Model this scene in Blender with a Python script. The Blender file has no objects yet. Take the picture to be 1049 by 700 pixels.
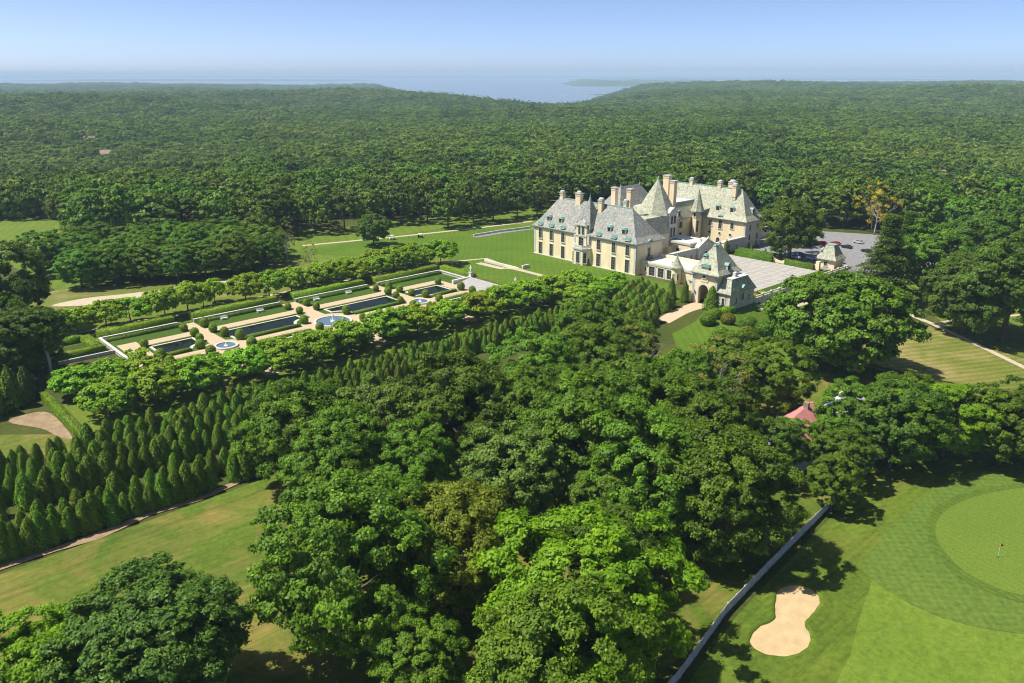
import bpy, bmesh, math, random
import numpy as np
from mathutils import Vector, Matrix

# ------------------------------------------------------------------ camera, sky, sun, exposure
scene = bpy.context.scene
COL = scene.collection
R = math.radians
CAM_Z = 70.0
SUN_AZ = (-0.985, -0.06)          # horizontal direction TOWARDS the sun (world x, y)
SUN_EL = 58.0
SUN_STRENGTH = 4.3
SKY_STRENGTH = 0.122
EXPOSURE = 0.82
HAZE_DENSITY = 0.0001

cam_d = bpy.data.cameras.new("camera")
cam_d.sensor_width = 36.0
cam_d.lens = 36.0 * 817.0 / 1049.0
cam_d.clip_start = 1.0
cam_d.clip_end = 90000.0
cam = bpy.data.objects.new("camera", cam_d)
COL.objects.link(cam)
cam.location = (0, 0, CAM_Z)
cam.rotation_euler = (R(90) - math.atan(275.0 / 817.0), 0, 0)
scene.camera = cam

world = bpy.data.worlds.new("World")
scene.world = world
world.use_nodes = True
wn = world.node_tree
bg = wn.nodes["Background"]
sky = wn.nodes.new("ShaderNodeTexSky")
sky.sky_type = 'NISHITA'
sky.sun_disc = False
sky.sun_elevation = R(SUN_EL)
sky.sun_rotation = math.atan2(SUN_AZ[0], SUN_AZ[1])
sky.altitude = 100
sky.air_density = 0.3
sky.dust_density = 0.8
sky.ozone_density = 1.9
wn.links.new(sky.outputs[0], bg.inputs[0])
bg.inputs[1].default_value = SKY_STRENGTH

sun_d = bpy.data.lights.new("sun", 'SUN')
sun_d.energy = SUN_STRENGTH
sun_d.angle = R(0.55)
sun_d.color = (1.0, 0.95, 0.86)
sun = bpy.data.objects.new("sun", sun_d)
COL.objects.link(sun)
_h = math.hypot(*SUN_AZ)
_ts = Vector((SUN_AZ[0] / _h * math.cos(R(SUN_EL)), SUN_AZ[1] / _h * math.cos(R(SUN_EL)), math.sin(R(SUN_EL))))
sun.rotation_euler = _ts.to_track_quat('Z', 'Y').to_euler()
sun.location = (-200, 0, 300)

scene.render.engine = 'CYCLES'
scene.view_settings.view_transform = 'Standard'
scene.view_settings.look = 'None'
scene.view_settings.exposure = EXPOSURE
scene.view_settings.gamma = 1.0
scene.view_settings.use_curve_mapping = False
scene.cycles.max_bounces = 6
scene.cycles.diffuse_bounces = 3
scene.cycles.glossy_bounces = 2
scene.cycles.transmission_bounces = 3
scene.cycles.transparent_max_bounces = 8
scene.cycles.volume_bounces = 0
scene.cycles.use_denoising = True
scene.cycles.use_adaptive_sampling = True
scene.cycles.adaptive_threshold = 0.02
scene.cycles.pixel_filter_type = 'BLACKMAN_HARRIS'
scene.cycles.filter_width = 1.1
scene.cycles.denoising_input_passes = 'RGB_ALBEDO_NORMAL'
scene.cycles.denoising_prefilter = 'ACCURATE'

# ------------------------------------------------------------------ frames and small helpers
UX, UY = 936.0 / 1272.5, 862.0 / 1272.5
ANG = math.atan2(UY, UX)
def xy(u, v): return (u * UX - v * UY, u * UY + v * UX)
def uv(x, y): return (x * UX + y * UY, -x * UY + y * UX)
def ss(a, b, x):
    t = np.clip((np.asarray(x, float) - a) / (b - a), 0, 1)
    return t * t * (3 - 2 * t)

SEA_Z = -60.0
_wr = np.random.default_rng(7)
_waves = [(_wr.uniform(-1, 1), _wr.uniform(-1, 1), _wr.uniform(0, 6.28)) for _ in range(14)]
def rolling(x, y, wl):
    s = 0
    for i, (a, b, c) in enumerate(_waves):
        n = math.hypot(a, b) + 1e-6
        k = 6.283 / (wl * (0.6 + 0.09 * i))
        s = s + np.sin((a / n * x + b / n * y) * k + c)
    return s / 5.0

def terrain(x, y):
    x = np.asarray(x, float); y = np.asarray(y, float)
    u = x * UX + y * UY; v = -x * UY + y * UX
    d = np.hypot(x, y)
    z = np.zeros_like(u + v)
    # terrace edge of the garden
    drop = 1 - ss(166.0, 167.6, v) * ss(35.2, 36.8, u)
    drop = drop * (1 - ss(182, 204, u))
    drop = drop * (1 - ss(245, 262, v))
    z = z - 2.0 * drop
    # slope falling away in front of the gatehouse and the arcade
    s2 = (1 - ss(118, 131.5, v)) * ss(196, 216, u) * (1 - ss(330, 370, u))
    s3 = ss(226.5, 228, u) * (1 - ss(130.3, 131.2, v)) * (1 - ss(290, 300, u))
    z = np.minimum(z, -4.4 * np.maximum(s2, s3))
    z = z - 2.0 * (1 - ss(60, 150, v)) * ss(160, 240, u) * (1 - ss(330, 400, u))
    # rise of the castle lawn behind the garden steps
    z = z + 1.3 * ss(174.6, 177.5, u) * (1 - ss(188, 215, u)) * ss(184, 190, v) * (1 - ss(213, 219, v))
    # rolling woods
    far = ss(380, 800, d)
    z = z - 10.0 * ss(420, 950, d) * (1 - ss(1300, 2400, d))
    z = z + far * rolling(x, y, 900.0) * 9.5 + far * rolling(y + 300, x, 420.0) * 3.0 + ss(900, 2000, d) * rolling(y, x, 1900.0) * 5.0
    def hill(cx, cy, sx, sy, a): return a * np.exp(-((x - cx) / sx) ** 2 - ((y - cy) / sy) ** 2)
    z = z + hill(-650, 3000, 620, 900, 14) + hill(-2300, 3300, 1300, 1200, 12) + hill(-4200, 5000, 2200, 1600, 16)
    z = z + hill(1000, 3300, 600, 1100, 20) + hill(2300, 4000, 1500, 1400, 18) + hill(4600, 4300, 1500, 1900, 18)
    z = z + hill(1500, 1900, 900, 600, 5) + hill(-1300, 1700, 900, 600, 4)
    z = z - 9.0 * ss(1800, 2800, y) * (1 - ss(300, 700, x))
    z = z - 54.0 * ss(1300, 3500, y) * np.exp(-((x - 90 - 0.015 * y) / (120 + 0.052 * y)) ** 2)
    z = z - (20.0 + 8.0 * (1 - ss(0, 500, x))) * ss(1500, 3200, y)
    # bay and open sea
    land = np.ones_like(z)
    coast = 3700.0 + 3600 * ss(260, 1500, np.abs(x - 90)) + 160 * np.sin(x / 330.0) + 1500 * ss(1600, 2600, np.abs(x))
    land = 1 - ss(coast - 260, coast + 160, y)
    spit = ss(380, 470, x) * (1 - ss(5450, 5550, y)) * ss(5150, 5230, y)
    z = z * land + (1 - land) * (-76.0) + (1 - land) * spit * 17.5 * (1 - ss(900, 1500, x))
    return z
def tz(x, y): return float(terrain(np.array([x]), np.array([y]))[0])

def set_tag(o, label=None, cat=None, group=None, kind=None):
    if label: o["label"] = label
    if cat: o["category"] = cat
    if group: o["group"] = group
    if kind: o["kind"] = kind
    return o

def empty(name, x, y, z, rz=0.0, label=None, cat=None, group=None):
    o = bpy.data.objects.new(name, None)
    o.empty_display_size = 0.5
    COL.objects.link(o)
    o.location = (x, y, z); o.rotation_euler = (0, 0, rz)
    return set_tag(o, label, cat, group)

def copy_tree(o, parent=None):
    c = o.copy(); COL.objects.link(c); c.parent = parent
    for ch in list(o.children): copy_tree(ch, c)
    return c

class MB:
    """collects faces, then links them as one mesh object"""
    def __init__(s): s.v = []; s.f = []; s.m = []
    def add(s, vs, fs, mi=0):
        b = len(s.v); s.v.extend([tuple(p) for p in vs])
        for f in fs: s.f.append([b + i for i in f]); s.m.append(mi)
    def box(s, x0, x1, y0, y1, z0, z1, mi=0):
        s.add([(x0, y0, z0), (x1, y0, z0), (x1, y1, z0), (x0, y1, z0), (x0, y0, z1), (x1, y0, z1), (x1, y1, z1), (x0, y1, z1)],
              [(0, 3, 2, 1), (4, 5, 6, 7), (0, 1, 5, 4), (1, 2, 6, 5), (2, 3, 7, 6), (3, 0, 4, 7)], mi)
    def obox(s, p, n, a0, a1, d0, d1, z0, z1, mi=0):
        """box in a wall's own frame: p on the wall, n outward, a along, d outward"""
        t = (-n[1], n[0])
        pts = []
        for z in (z0, z1):
            for a, d in ((a0, d0), (a1, d0), (a1, d1), (a0, d1)):
                pts.append((p[0] + t[0] * a + n[0] * d, p[1] + t[1] * a + n[1] * d, z))
        s.add(pts, [(0, 3, 2, 1), (4, 5, 6, 7), (0, 1, 5, 4), (1, 2, 6, 5), (2, 3, 7, 6), (3, 0, 4, 7)], mi)
    def prism(s, poly, z0, z1, mi=0):
        n = len(poly)
        vs = [(a, b, z0) for a, b in poly] + [(a, b, z1) for a, b in poly]
        fs = [tuple(range(n))[::-1], tuple(range(n, 2 * n))]
        for i in range(n): fs.append((i, (i + 1) % n, n + (i + 1) % n, n + i))
        s.add(vs, fs, mi)
    def loft(s, rings, mi=0, cap=True):
        """rings of equal count, each a list of points"""
        n = len(rings[0]); vs = [p for r in rings for p in r]; fs = []
        for k in range(len(rings) - 1):
            for i in range(n):
                j = (i + 1) % n
                fs.append((k * n + i, k * n + j, (k + 1) * n + j, (k + 1) * n + i))
        if cap:
            fs.append(tuple(range(n))[::-1]); fs.append(tuple(range((len(rings) - 1) * n, len(rings) * n)))
        s.add(vs, fs, mi)
    def lathe(s, cx, cy, prof, n=16, mi=0, ph=0.0, sx=1, sy=1):
        s.loft([[(cx + r * sx * math.cos(ph + 2 * math.pi * i / n), cy + r * sy * math.sin(ph + 2 * math.pi * i / n), z) for i in range(n)] for r, z in prof], mi)
    def hip(s, x0, x1, y0, y1, z0, z1, axis, i0, i1, flare=0.0, mi=0, top=0.0):
        """hipped roof; ridge along axis, inset i0/i1 from the ends; flare kicks the eaves out; top = half width of a flat deck"""
        if axis == 'y':
            c = (x0 + x1) / 2; rd = [(c - top, y0 + i0), (c + top, y0 + i0), (c + top, y1 - i1), (c - top, y1 - i1)]
        else:
            c = (y0 + y1) / 2; rd = [(x0 + i0, c - top), (x1 - i1, c - top), (x1 - i1, c + top), (x0 + i0, c + top)]
        base = [(x0, y0), (x1, y0), (x1, y1), (x0, y1)]
        rings = [[(a, b, z0 - 0.25) for a, b in base], [(a, b, z0) for a, b in base]]
        if flare:
            k = 0.16
            mid = []
            for (a, b), (c2, d2) in zip(base, rd):
                mid.append((a + (c2 - a) * (k + 0.07), b + (d2 - b) * (k + 0.07), z0 + (z1 - z0) * k))
            rings.append(mid)
        if top == 0.0:
            e = 0.06
            rd = ([(rd[0][0] - e, rd[0][1]), (rd[1][0] + e, rd[1][1]), (rd[2][0] + e, rd[2][1]), (rd[3][0] - e, rd[3][1])] if axis == 'y'
                  else [(rd[0][0], rd[0][1] - e), (rd[1][0], rd[1][1] - e), (rd[2][0], rd[2][1] + e), (rd[3][0], rd[3][1] + e)])
        rings.append([(a, b, z1) for a, b in rd])
        s.loft(rings, mi)
    def tube(s, pts, rad, n=8, mi=0):
        rings = []
        for i, p in enumerate(pts):
            p = Vector(p)
            d = (Vector(pts[min(i + 1, len(pts) - 1)]) - Vector(pts[max(i - 1, 0)])).normalized()
            a = d.orthogonal().normalized() if abs(d.z) < 0.99 else Vector((1, 0, 0))
            if abs(d.z) >= 0.5: a = (Vector((1, 0, 0)) - d * d.x).normalized()
            b = d.cross(a)
            rings.append([tuple(p + (a * math.cos(6.2832 * k / n) + b * math.sin(6.2832 * k / n)) * rad[i]) for k in range(n)])
        s.loft(rings, mi)
    def build(s, name, mats, parent=None, smooth=False):
        me = bpy.data.meshes.new(name)
        me.from_pydata(s.v, [], s.f)
        if not isinstance(mats, (list, tuple)): mats = [mats]
        for m in mats: me.materials.append(m)
        if len(mats) > 1: me.polygons.foreach_set("material_index", s.m)
        if smooth: me.polygons.foreach_set("use_smooth", [True] * len(me.polygons))
        bm = bmesh.new(); bm.from_mesh(me); bmesh.ops.recalc_face_normals(bm, faces=bm.faces[:]); bm.to_mesh(me); bm.free()
        me.update()
        o = bpy.data.objects.new(name, me); COL.objects.link(o)
        if parent: o.parent = parent
        return o

# ------------------------------------------------------------------ materials
class NT:
    def __init__(s, name):
        s.mat = bpy.data.materials.new(name); s.mat.use_nodes = True
        s.t = s.mat.node_tree; s.t.nodes.clear()
        s.out = s.t.nodes.new("ShaderNodeOutputMaterial")
    def n(s, typ, **kw):
        nd = s.t.nodes.new(typ)
        for k, val in kw.items():
            if k.startswith("in_"): nd.inputs[int(k[3:])].default_value = val
            else: setattr(nd, k, val)
        return nd
    def l(s, a, b): s.t.links.new(a, b)
    def coord(s, kind="Object", scale=(1, 1, 1), rot=(0, 0, 0)):
        c = s.n("ShaderNodeTexCoord"); m = s.n("ShaderNodeMapping")
        m.inputs["Scale"].default_value = scale; m.inputs["Rotation"].default_value = rot
        s.l(c.outputs[kind], m.inputs[0]); return m.outputs[0]
    def noise(s, vec, scale, detail=4.0, rough=0.55, dist=0.0):
        nd = s.n("ShaderNodeTexNoise"); nd.inputs["Scale"].default_value = scale; nd.inputs["Detail"].default_value = detail
        nd.inputs["Roughness"].default_value = rough; nd.inputs["Distortion"].default_value = dist
        if vec is not None: s.l(vec, nd.inputs["Vector"])
        return nd.outputs[0]
    def ramp(s, fac, stops, interp='LINEAR'):
        r = s.n("ShaderNodeValToRGB"); cr = r.color_ramp; cr.interpolation = interp
        while len(cr.elements) < len(stops): cr.elements.new(0.5)
        for e, (p, c) in zip(cr.elements, stops): e.position = p; e.color = (*c, 1) if len(c) == 3 else c
        s.l(fac, r.inputs[0]); return r.outputs[0]
    def mix(s, fac, a, b, mode='MIX'):
        m = s.n("ShaderNodeMix", data_type='RGBA', blend_type=mode)
        for sock, val in ((m.inputs[0], fac), (m.inputs[6], a), (m.inputs[7], b)):
            if isinstance(val, (int, float)): sock.default_value = val
            elif isinstance(val, tuple): sock.default_value = (*val, 1) if len(val) == 3 else val
            else: s.l(val, sock)
        return m.outputs[2]
    def math(s, op, a, b=None):
        m = s.n("ShaderNodeMath", operation=op)
        for sock, val in zip(m.inputs, (a, b)):
            if val is None: continue
            if isinstance(val, (int, float)): sock.default_value = val
            else: s.l(val, sock)
        return m.outputs[0]
    def principled(s, color, rough=0.8, spec=0.3, metal=0.0, bump=None, bump_d=0.1, bump_s=0.5):
        p = s.n("ShaderNodeBsdfPrincipled")
        if isinstance(color, tuple): p.inputs["Base Color"].default_value = (*color, 1)
        else: s.l(color, p.inputs["Base Color"])
        if isinstance(rough, (int, float)): p.inputs["Roughness"].default_value = rough
        else: s.l(rough, p.inputs["Roughness"])
        p.inputs["Specular IOR Level"].default_value = spec
        p.inputs["Metallic"].default_value = metal
        if bump is not None:
            b = s.n("ShaderNodeBump"); b.inputs["Strength"].default_value = bump_s; b.inputs["Distance"].default_value = bump_d
            s.l(bump, b.inputs["Height"]); s.l(b.outputs[0], p.inputs["Normal"])
        s.l(p.outputs[0], s.out.inputs[0]); return p

def m_simple(name, color, rough=0.8, var=0.12, scale=2.0, spec=0.3, metal=0.0):
    t = NT(name); v = t.coord()
    n = t.noise(v, scale, 5, 0.6)
    lo = tuple(c * (1 - var) for c in color); hi = tuple(min(1, c * (1 + var)) for c in color)
    t.principled(t.ramp(n, [(0.3, lo), (0.7, hi)]), rough, spec, metal)
    return t.mat

def m_leaf(name, dark, light, transl=0.35, shift=0.25):
    """leaves: colour times the object's own colour, varied per tree and per clump"""
    t = NT(name)
    oi = t.n("ShaderNodeObjectInfo")
    at = t.n("ShaderNodeAttribute", attribute_name="tint")
    G = (2.75, 2.6, 0.85)
    dark = tuple(a * g for a, g in zip(dark, G)); light = tuple(a * g for a, g in zip(light, G))
    col = t.mix(at.outputs["Fac"], dark, light)
    hsv = t.n("ShaderNodeHueSaturation")
    t.l(t.math('ADD', t.math('MULTIPLY', oi.outputs["Random"], 0.022), 0.492), hsv.inputs["Hue"])
    t.l(t.math('ADD', t.math('MULTIPLY', oi.outputs["Random"], shift * 2), 1 - shift), hsv.inputs["Value"])
    hsv.inputs["Saturation"].default_value = 1.0
    t.l(col, hsv.inputs["Color"])
    c2 = t.mix(1.0, hsv.outputs[0], oi.outputs["Color"], 'MULTIPLY')
    p = t.n("ShaderNodeBsdfPrincipled"); t.l(c2, p.inputs["Base Color"])
    p.inputs["Roughness"].default_value = 0.55; p.inputs["Specular IOR Level"].default_value = 0.22
    tr = t.n("ShaderNodeBsdfTranslucent"); c3 = t.mix(1.0, c2, (1.25, 1.3, 0.6), 'MULTIPLY'); t.l(c3, tr.inputs[0])
    ms = t.n("ShaderNodeMixShader"); ms.inputs[0].default_value = transl
    t.l(p.outputs[0], ms.inputs[1]); t.l(tr.outputs[0], ms.inputs[2]); t.l(ms.outputs[0], t.out.inputs[0])
    return t.mat

def m_grass(name, a, b, dry=None, dry_amt=0.0, stripe=None, stripe_amt=0.0, scale=0.05, fine=1.3, dry_scale=0.03, checker=False, streak=0.0, streak_rot=0.0):
    """grass: two greens, dry patches, mown stripes (alternately rolled blades)"""
    a = tuple(q * g for q, g in zip(a, (0.66, 0.66, 0.5))); b = tuple(q * g for q, g in zip(b, (0.66, 0.66, 0.5)))
    if dry is not None: dry = tuple(q * 0.85 for q in dry)
    t = NT(name); v = t.coord("Object")
    n1 = t.noise(v, scale, 6, 0.65, 0.4); n2 = t.noise(v, fine, 3, 0.7)
    c = t.ramp(n1, [(0.33, a), (0.67, b)])
    c = t.mix(0.55, c, t.ramp(n2, [(0.3, (0.55, 0.55, 0.55)), (0.7, (1.4, 1.4, 1.4))]), 'MULTIPLY')
    if dry is not None:
        n3 = t.noise(v, dry_scale, 7, 0.68, 0.8)
        f = t.ramp(n3, [(0.62 - 0.3 * dry_amt, (0, 0, 0)), (0.86 - 0.3 * dry_amt, (1, 1, 1))])
        n4 = t.noise(v, 0.35, 5, 0.7)
        f = t.math('MULTIPLY', f, t.ramp(n4, [(0.25, (0.35,) * 3), (0.65, (1, 1, 1))]))
        c = t.mix(f, c, dry)
    if streak:
        ns = t.noise(t.coord('Object', (0.05, 0.9, 1), (0, 0, streak_rot)), 1.0, 5, 0.65, 0.3)
        c = t.mix(1.0, c, t.ramp(ns, [(0.3, (1 - streak,) * 3), (0.7, (1 + streak,) * 3)]), 'MULTIPLY')
    if stripe:
        w, rot = stripe
        sv = t.coord("Object", (1, 1, 1), (0, 0, rot))
        wv = t.n("ShaderNodeTexWave", wave_type='BANDS', bands_direction='X', wave_profile='SIN')
        wv.inputs["Scale"].default_value = 0.314 / w; wv.inputs["Distortion"].default_value = 2.2; wv.inputs["Detail"].default_value = 3
        wv.inputs["Detail Scale"].default_value = 0.5
        t.l(sv, wv.inputs[0])
        s = t.ramp(wv.outputs[0], [(0.4, (1 - stripe_amt,) * 3), (0.6, (1 + stripe_amt,) * 3)])
        c = t.mix(1.0, c, s, 'MULTIPLY')
        if checker:
            sv2 = t.coord("Object", (1, 1, 1), (0, 0, rot + R(88)))
            w2 = t.n("ShaderNodeTexWave", wave_type='BANDS', bands_direction='X', wave_profile='SIN')
            w2.inputs["Scale"].default_value = 0.314 / w; w2.inputs["Distortion"].default_value = 0.6; t.l(sv2, w2.inputs[0])
            c = t.mix(1.0, c, t.ramp(w2.outputs[0], [(0.4, (1 - stripe_amt,) * 3), (0.6, (1 + stripe_amt,) * 3)]), 'MULTIPLY')
    t.principled(c, 0.85, 0.15, bump=n2, bump_d=0.15, bump_s=0.4)
    return t.mat

def m_roof(name, cols, course=0.45, moss=None):
    """flat clay shingles, each of its own shade"""
    t = NT(name); v = t.coord("Object")
    vo = t.n("ShaderNodeTexVoronoi"); vo.inputs["Scale"].default_value = 1.9; t.l(v, vo.inputs["Vector"])
    sep = t.n("ShaderNodeSeparateColor"); t.l(vo.outputs["Color"], sep.inputs[0])
    cols = [tuple(q * g for q, g in zip(c_, (0.97, 0.95, 0.92))) for c_ in cols]
    k = len(cols)
    c = t.ramp(sep.outputs[0], [(i / k, col) for i, col in enumerate(cols)], 'CONSTANT')
    n = t.noise(v, 0.25, 4, 0.6)
    c = t.mix(0.6, c, t.ramp(n, [(0.3, (0.82, 0.84, 0.84)), (0.7, (1.12, 1.1, 1.06))]), 'MULTIPLY')
    sx = t.n("ShaderNodeSeparateXYZ"); t.l(v, sx.inputs[0])
    wz = t.math('FRACT', t.math('MULTIPLY', sx.outputs[2], 1 / course))
    lines = t.ramp(wz, [(0.0, (0.72,) * 3), (0.14, (1, 1, 1))])
    c = t.mix(0.6, c, lines, 'MULTIPLY')
    t.principled(c, 0.75, 0.25, bump=wz, bump_d=0.05, bump_s=0.6)
    return t.mat

def m_stucco(name, col, stain):
    t = NT(name); v = t.coord("Object", (1, 1, 0.35))
    n = t.noise(v, 0.5, 6, 0.65); n2 = t.noise(t.coord("Object"), 5, 4, 0.6)
    c = t.ramp(n, [(0.25, stain), (0.6, col)])
    t.principled(c, 0.9, 0.15, bump=n2, bump_d=0.02, bump_s=0.4)
    return t.mat

M = {}
M['stucco'] = m_stucco('cream_stucco', (0.81, 0.69, 0.445), (0.66, 0.545, 0.36))
M['stone'] = m_simple('grey_limestone', (0.50, 0.49, 0.45), 0.85, 0.15, 1.2)
M['pale_stone'] = m_simple('pale_limestone', (0.62, 0.58, 0.48), 0.85, 0.12, 1.2)
M['roof_grey'] = m_roof('blue_grey_tile', [(0.22, 0.245, 0.225), (0.27, 0.285, 0.26), (0.18, 0.21, 0.20), (0.32, 0.27, 0.235), (0.25, 0.27, 0.255), (0.35, 0.355, 0.32)])
M['roof_pale'] = m_roof('pale_green_tile', [(0.33, 0.36, 0.265), (0.38, 0.40, 0.30), (0.26, 0.30, 0.225), (0.42, 0.41, 0.32), (0.34, 0.335, 0.25), (0.46, 0.465, 0.37)])
M['copper'] = m_simple('verdigris_copper', (0.20, 0.36, 0.31), 0.6, 0.2, 1.5)
M['white_roof'] = m_simple('white_roof_membrane', (0.52, 0.52, 0.51), 0.7, 0.12, 0.6)
M['chimney'] = m_stucco('cream_chimney', (0.78, 0.63, 0.40), (0.66, 0.52, 0.35))
M['pot'] = m_simple('chimney_cap', (0.42, 0.42, 0.41), 0.7, 0.2, 2)
M['dark_frame'] = m_simple('dark_window_frame', (0.16, 0.17, 0.16), 0.6, 0.2)
M['bark'] = m_simple('bark', (0.10, 0.085, 0.065), 0.9, 0.35, 3)
M['grey_bark'] = m_simple('grey_bark', (0.34, 0.32, 0.29), 0.9, 0.25, 3)
M['gravel'] = m_simple('cream_gravel', (0.44, 0.345, 0.225), 0.95, 0.10, 1.5)
M['curb'] = m_simple('white_stone_curb', (0.50, 0.475, 0.41), 0.8, 0.1, 2)
M['marble'] = m_simple('weathered_white_stone', (0.56, 0.55, 0.52), 0.7, 0.12, 4)
M['step'] = m_simple('weathered_step_stone', (0.36, 0.355, 0.335), 0.85, 0.2, 2)
M['sand'] = m_simple('bunker_sand', (0.50, 0.375, 0.205), 0.95, 0.07, 0.9)
def m_sand():
    t = NT('raked_sand'); v = t.coord('Object'); n = t.noise(v, 0.5, 5, 0.6); n2 = t.noise(v, 6.0, 3, 0.6)
    wv = t.n('ShaderNodeTexWave', wave_type='RINGS'); wv.inputs['Scale'].default_value = 1.6; wv.inputs['Distortion'].default_value = 3.0; t.l(t.coord('Object', (0.6, 1, 1)), wv.inputs[0])
    c = t.mix(1.0, t.ramp(n, [(0.3, (0.43, 0.315, 0.165)), (0.7, (0.53, 0.40, 0.225))]), t.ramp(n2, [(0.3, (0.9,) * 3), (0.7, (1.08,) * 3)]), 'MULTIPLY')
    t.principled(c, 0.95, 0.1, bump=wv.outputs[0], bump_d=0.08, bump_s=0.5); return t.mat
M['sand'] = m_sand()
M['dirt'] = m_simple('bare_dirt', (0.25, 0.18, 0.105), 0.95, 0.25, 0.8)
M['path'] = m_simple('pale_path', (0.42, 0.355, 0.25), 0.95, 0.14, 0.8)
M['asphalt'] = m_simple('grey_asphalt', (0.20, 0.20, 0.20), 0.9, 0.2, 0.6)
M['white_paint'] = m_simple('white_paint', (0.74, 0.74, 0.72), 0.5, 0.06, 2)
M['fence_board'] = m_simple('weathered_board', (0.46, 0.45, 0.42), 0.85, 0.2, 1.2)
M['pink_roof'] = m_simple('faded_red_roof', (0.50, 0.20, 0.19), 0.85, 0.15, 1.5)
M['teal_roof'] = m_simple('pale_grey_green_roof', (0.45, 0.50, 0.48), 0.8, 0.15, 1.5)
M['brown_roof'] = m_simple('brown_roof', (0.28, 0.20, 0.16), 0.85, 0.15, 1.5)
M['rubber'] = m_simple('black_rubber', (0.02, 0.02, 0.02), 0.8, 0.1)
M['flag_red'] = m_simple('red_cloth', (0.6, 0.03, 0.02), 0.8, 0.1)
M['flower_y'] = m_simple('yellow_flowers', (0.62, 0.42, 0.05), 0.8, 0.25, 2)

def m_glass():
    t = NT('dark_glass'); v = t.coord("Object"); n = t.noise(v, 0.8, 3)
    t.principled(t.ramp(n, [(0.3, (0.018, 0.022, 0.022)), (0.7, (0.05, 0.055, 0.05))]), 0.12, 0.5); return t.mat
M['glass'] = m_glass()
def m_water(name, col, rough, bump_s, scale, spec=0.5):
    t = NT(name); v = t.coord("Object"); n = t.noise(v, scale, 3, 0.6)
    t.principled(col, rough, spec, bump=n, bump_d=0.05, bump_s=bump_s); return t.mat
M['pool'] = m_water('dark_pool_water', (0.008, 0.013, 0.010), 0.03, 0.25, 0.35, 0.05)
M['fount'] = m_water('fountain_water', (0.09, 0.15, 0.20), 0.12, 0.5, 3.0)
M['sea'] = m_water('sea_water', (0.15, 0.21, 0.27), 0.28, 0.2, 0.02)
def m_spray():
    t = NT('water_spray'); t.principled((0.85, 0.88, 0.9), 0.4, 0.5); return t.mat
M['spray'] = m_spray()
def m_court():
    t = NT('court_paving'); v = t.coord("Object")
    br = t.n("ShaderNodeTexBrick", offset=0.0); br.inputs["Scale"].default_value = 1.0
    br.inputs["Brick Width"].default_value = 3.4; br.inputs["Row Height"].default_value = 3.4; br.inputs["Mortar Size"].default_value = 0.22
    br.inputs["Color1"].default_value = (0.33, 0.315, 0.28, 1); br.inputs["Color2"].default_value = (0.29, 0.28, 0.255, 1); br.inputs["Mortar"].default_value = (0.42, 0.40, 0.36, 1)
    t.l(v, br.inputs["Vector"])
    n = t.noise(v, 0.4, 5); c = t.mix(0.7, br.outputs[0], t.ramp(n, [(0.3, (0.85,) * 3), (0.7, (1.15,) * 3)]), 'MULTIPLY')
    t.principled(c, 0.9, 0.2); return t.mat
M['court'] = m_court()
M['paint_car'] = None

# leaf families
M['leaf_oak'] = m_leaf('oak_leaves', (0.022, 0.046, 0.010), (0.066, 0.115, 0.022))
M['leaf_olive'] = m_leaf('olive_leaves', (0.038, 0.060, 0.012), (0.088, 0.118, 0.022), 0.3, 0.06)
M['leaf_bright'] = m_leaf('bright_leaves', (0.046, 0.098, 0.009), (0.090, 0.155, 0.016), 0.4, 0.10)
M['leaf_maple'] = m_leaf('maple_leaves', (0.028, 0.060, 0.012), (0.075, 0.130, 0.024), 0.35, 0.15)
M['leaf_blue'] = m_leaf('blue_green_leaves', (0.034, 0.064, 0.026), (0.068, 0.112, 0.050), 0.25, 0.08)
M['leaf_elm'] = m_leaf('elm_leaves', (0.020, 0.050, 0.018), (0.046, 0.090, 0.028), 0.25, 0.05)
M['leaf_dark'] = m_leaf('dark_leaves', (0.022, 0.046, 0.012), (0.048, 0.085, 0.020), 0.3, 0.12)
M['leaf_grey'] = m_leaf('thin_grey_leaves', (0.075, 0.080, 0.040), (0.11, 0.115, 0.06), 0.3, 0.1)
M['leaf_apple'] = m_leaf('apple_leaves', (0.060, 0.105, 0.014), (0.130, 0.190, 0.026), 0.35, 0.12)
M['leaf_cone'] = m_leaf('cypress_needles', (0.036, 0.066, 0.014), (0.078, 0.115, 0.026), 0.15, 0.18)
M['leaf_box'] = m_leaf('box_leaves', (0.040, 0.075, 0.012), (0.085, 0.130, 0.022), 0.2, 0.12)
M['leaf_wood'] = m_leaf('wood_leaves', (0.024, 0.047, 0.012), (0.070, 0.106, 0.022), 0.3, 0.26)
def m_far():
    t = NT('far_wood_leaves')
    at = t.n("ShaderNodeAttribute", attribute_name="tint"); tn = t.n("ShaderNodeAttribute", attribute_name="tone"); tn.attribute_type = 'INSTANCER'
    base = t.ramp(tn.outputs["Fac"], [(0.0, (0.056, 0.118, 0.015)), (0.3, (0.105, 0.192, 0.021)), (0.6, (0.150, 0.255, 0.026)), (0.85, (0.200, 0.300, 0.035)), (1.0, (0.245, 0.305, 0.046))])
    c = t.mix(1.0, base, t.ramp(at.outputs["Fac"], [(0.0, (0.6, 0.6, 0.6)), (1.0, (1.25, 1.25, 1.2))]), 'MULTIPLY')
    p = t.n("ShaderNodeBsdfPrincipled"); t.l(c, p.inputs["Base Color"]); p.inputs["Roughness"].default_value = 0.6; p.inputs["Specular IOR Level"].default_value = 0.15
    tr = t.n("ShaderNodeBsdfTranslucent"); t.l(c, tr.inputs[0]); ms = t.n("ShaderNodeMixShader"); ms.inputs[0].default_value = 0.3
    t.l(p.outputs[0], ms.inputs[1]); t.l(tr.outputs[0], ms.inputs[2]); t.l(ms.outputs[0], t.out.inputs[0]); return t.mat
M['leaf_far'] = m_far()
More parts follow.
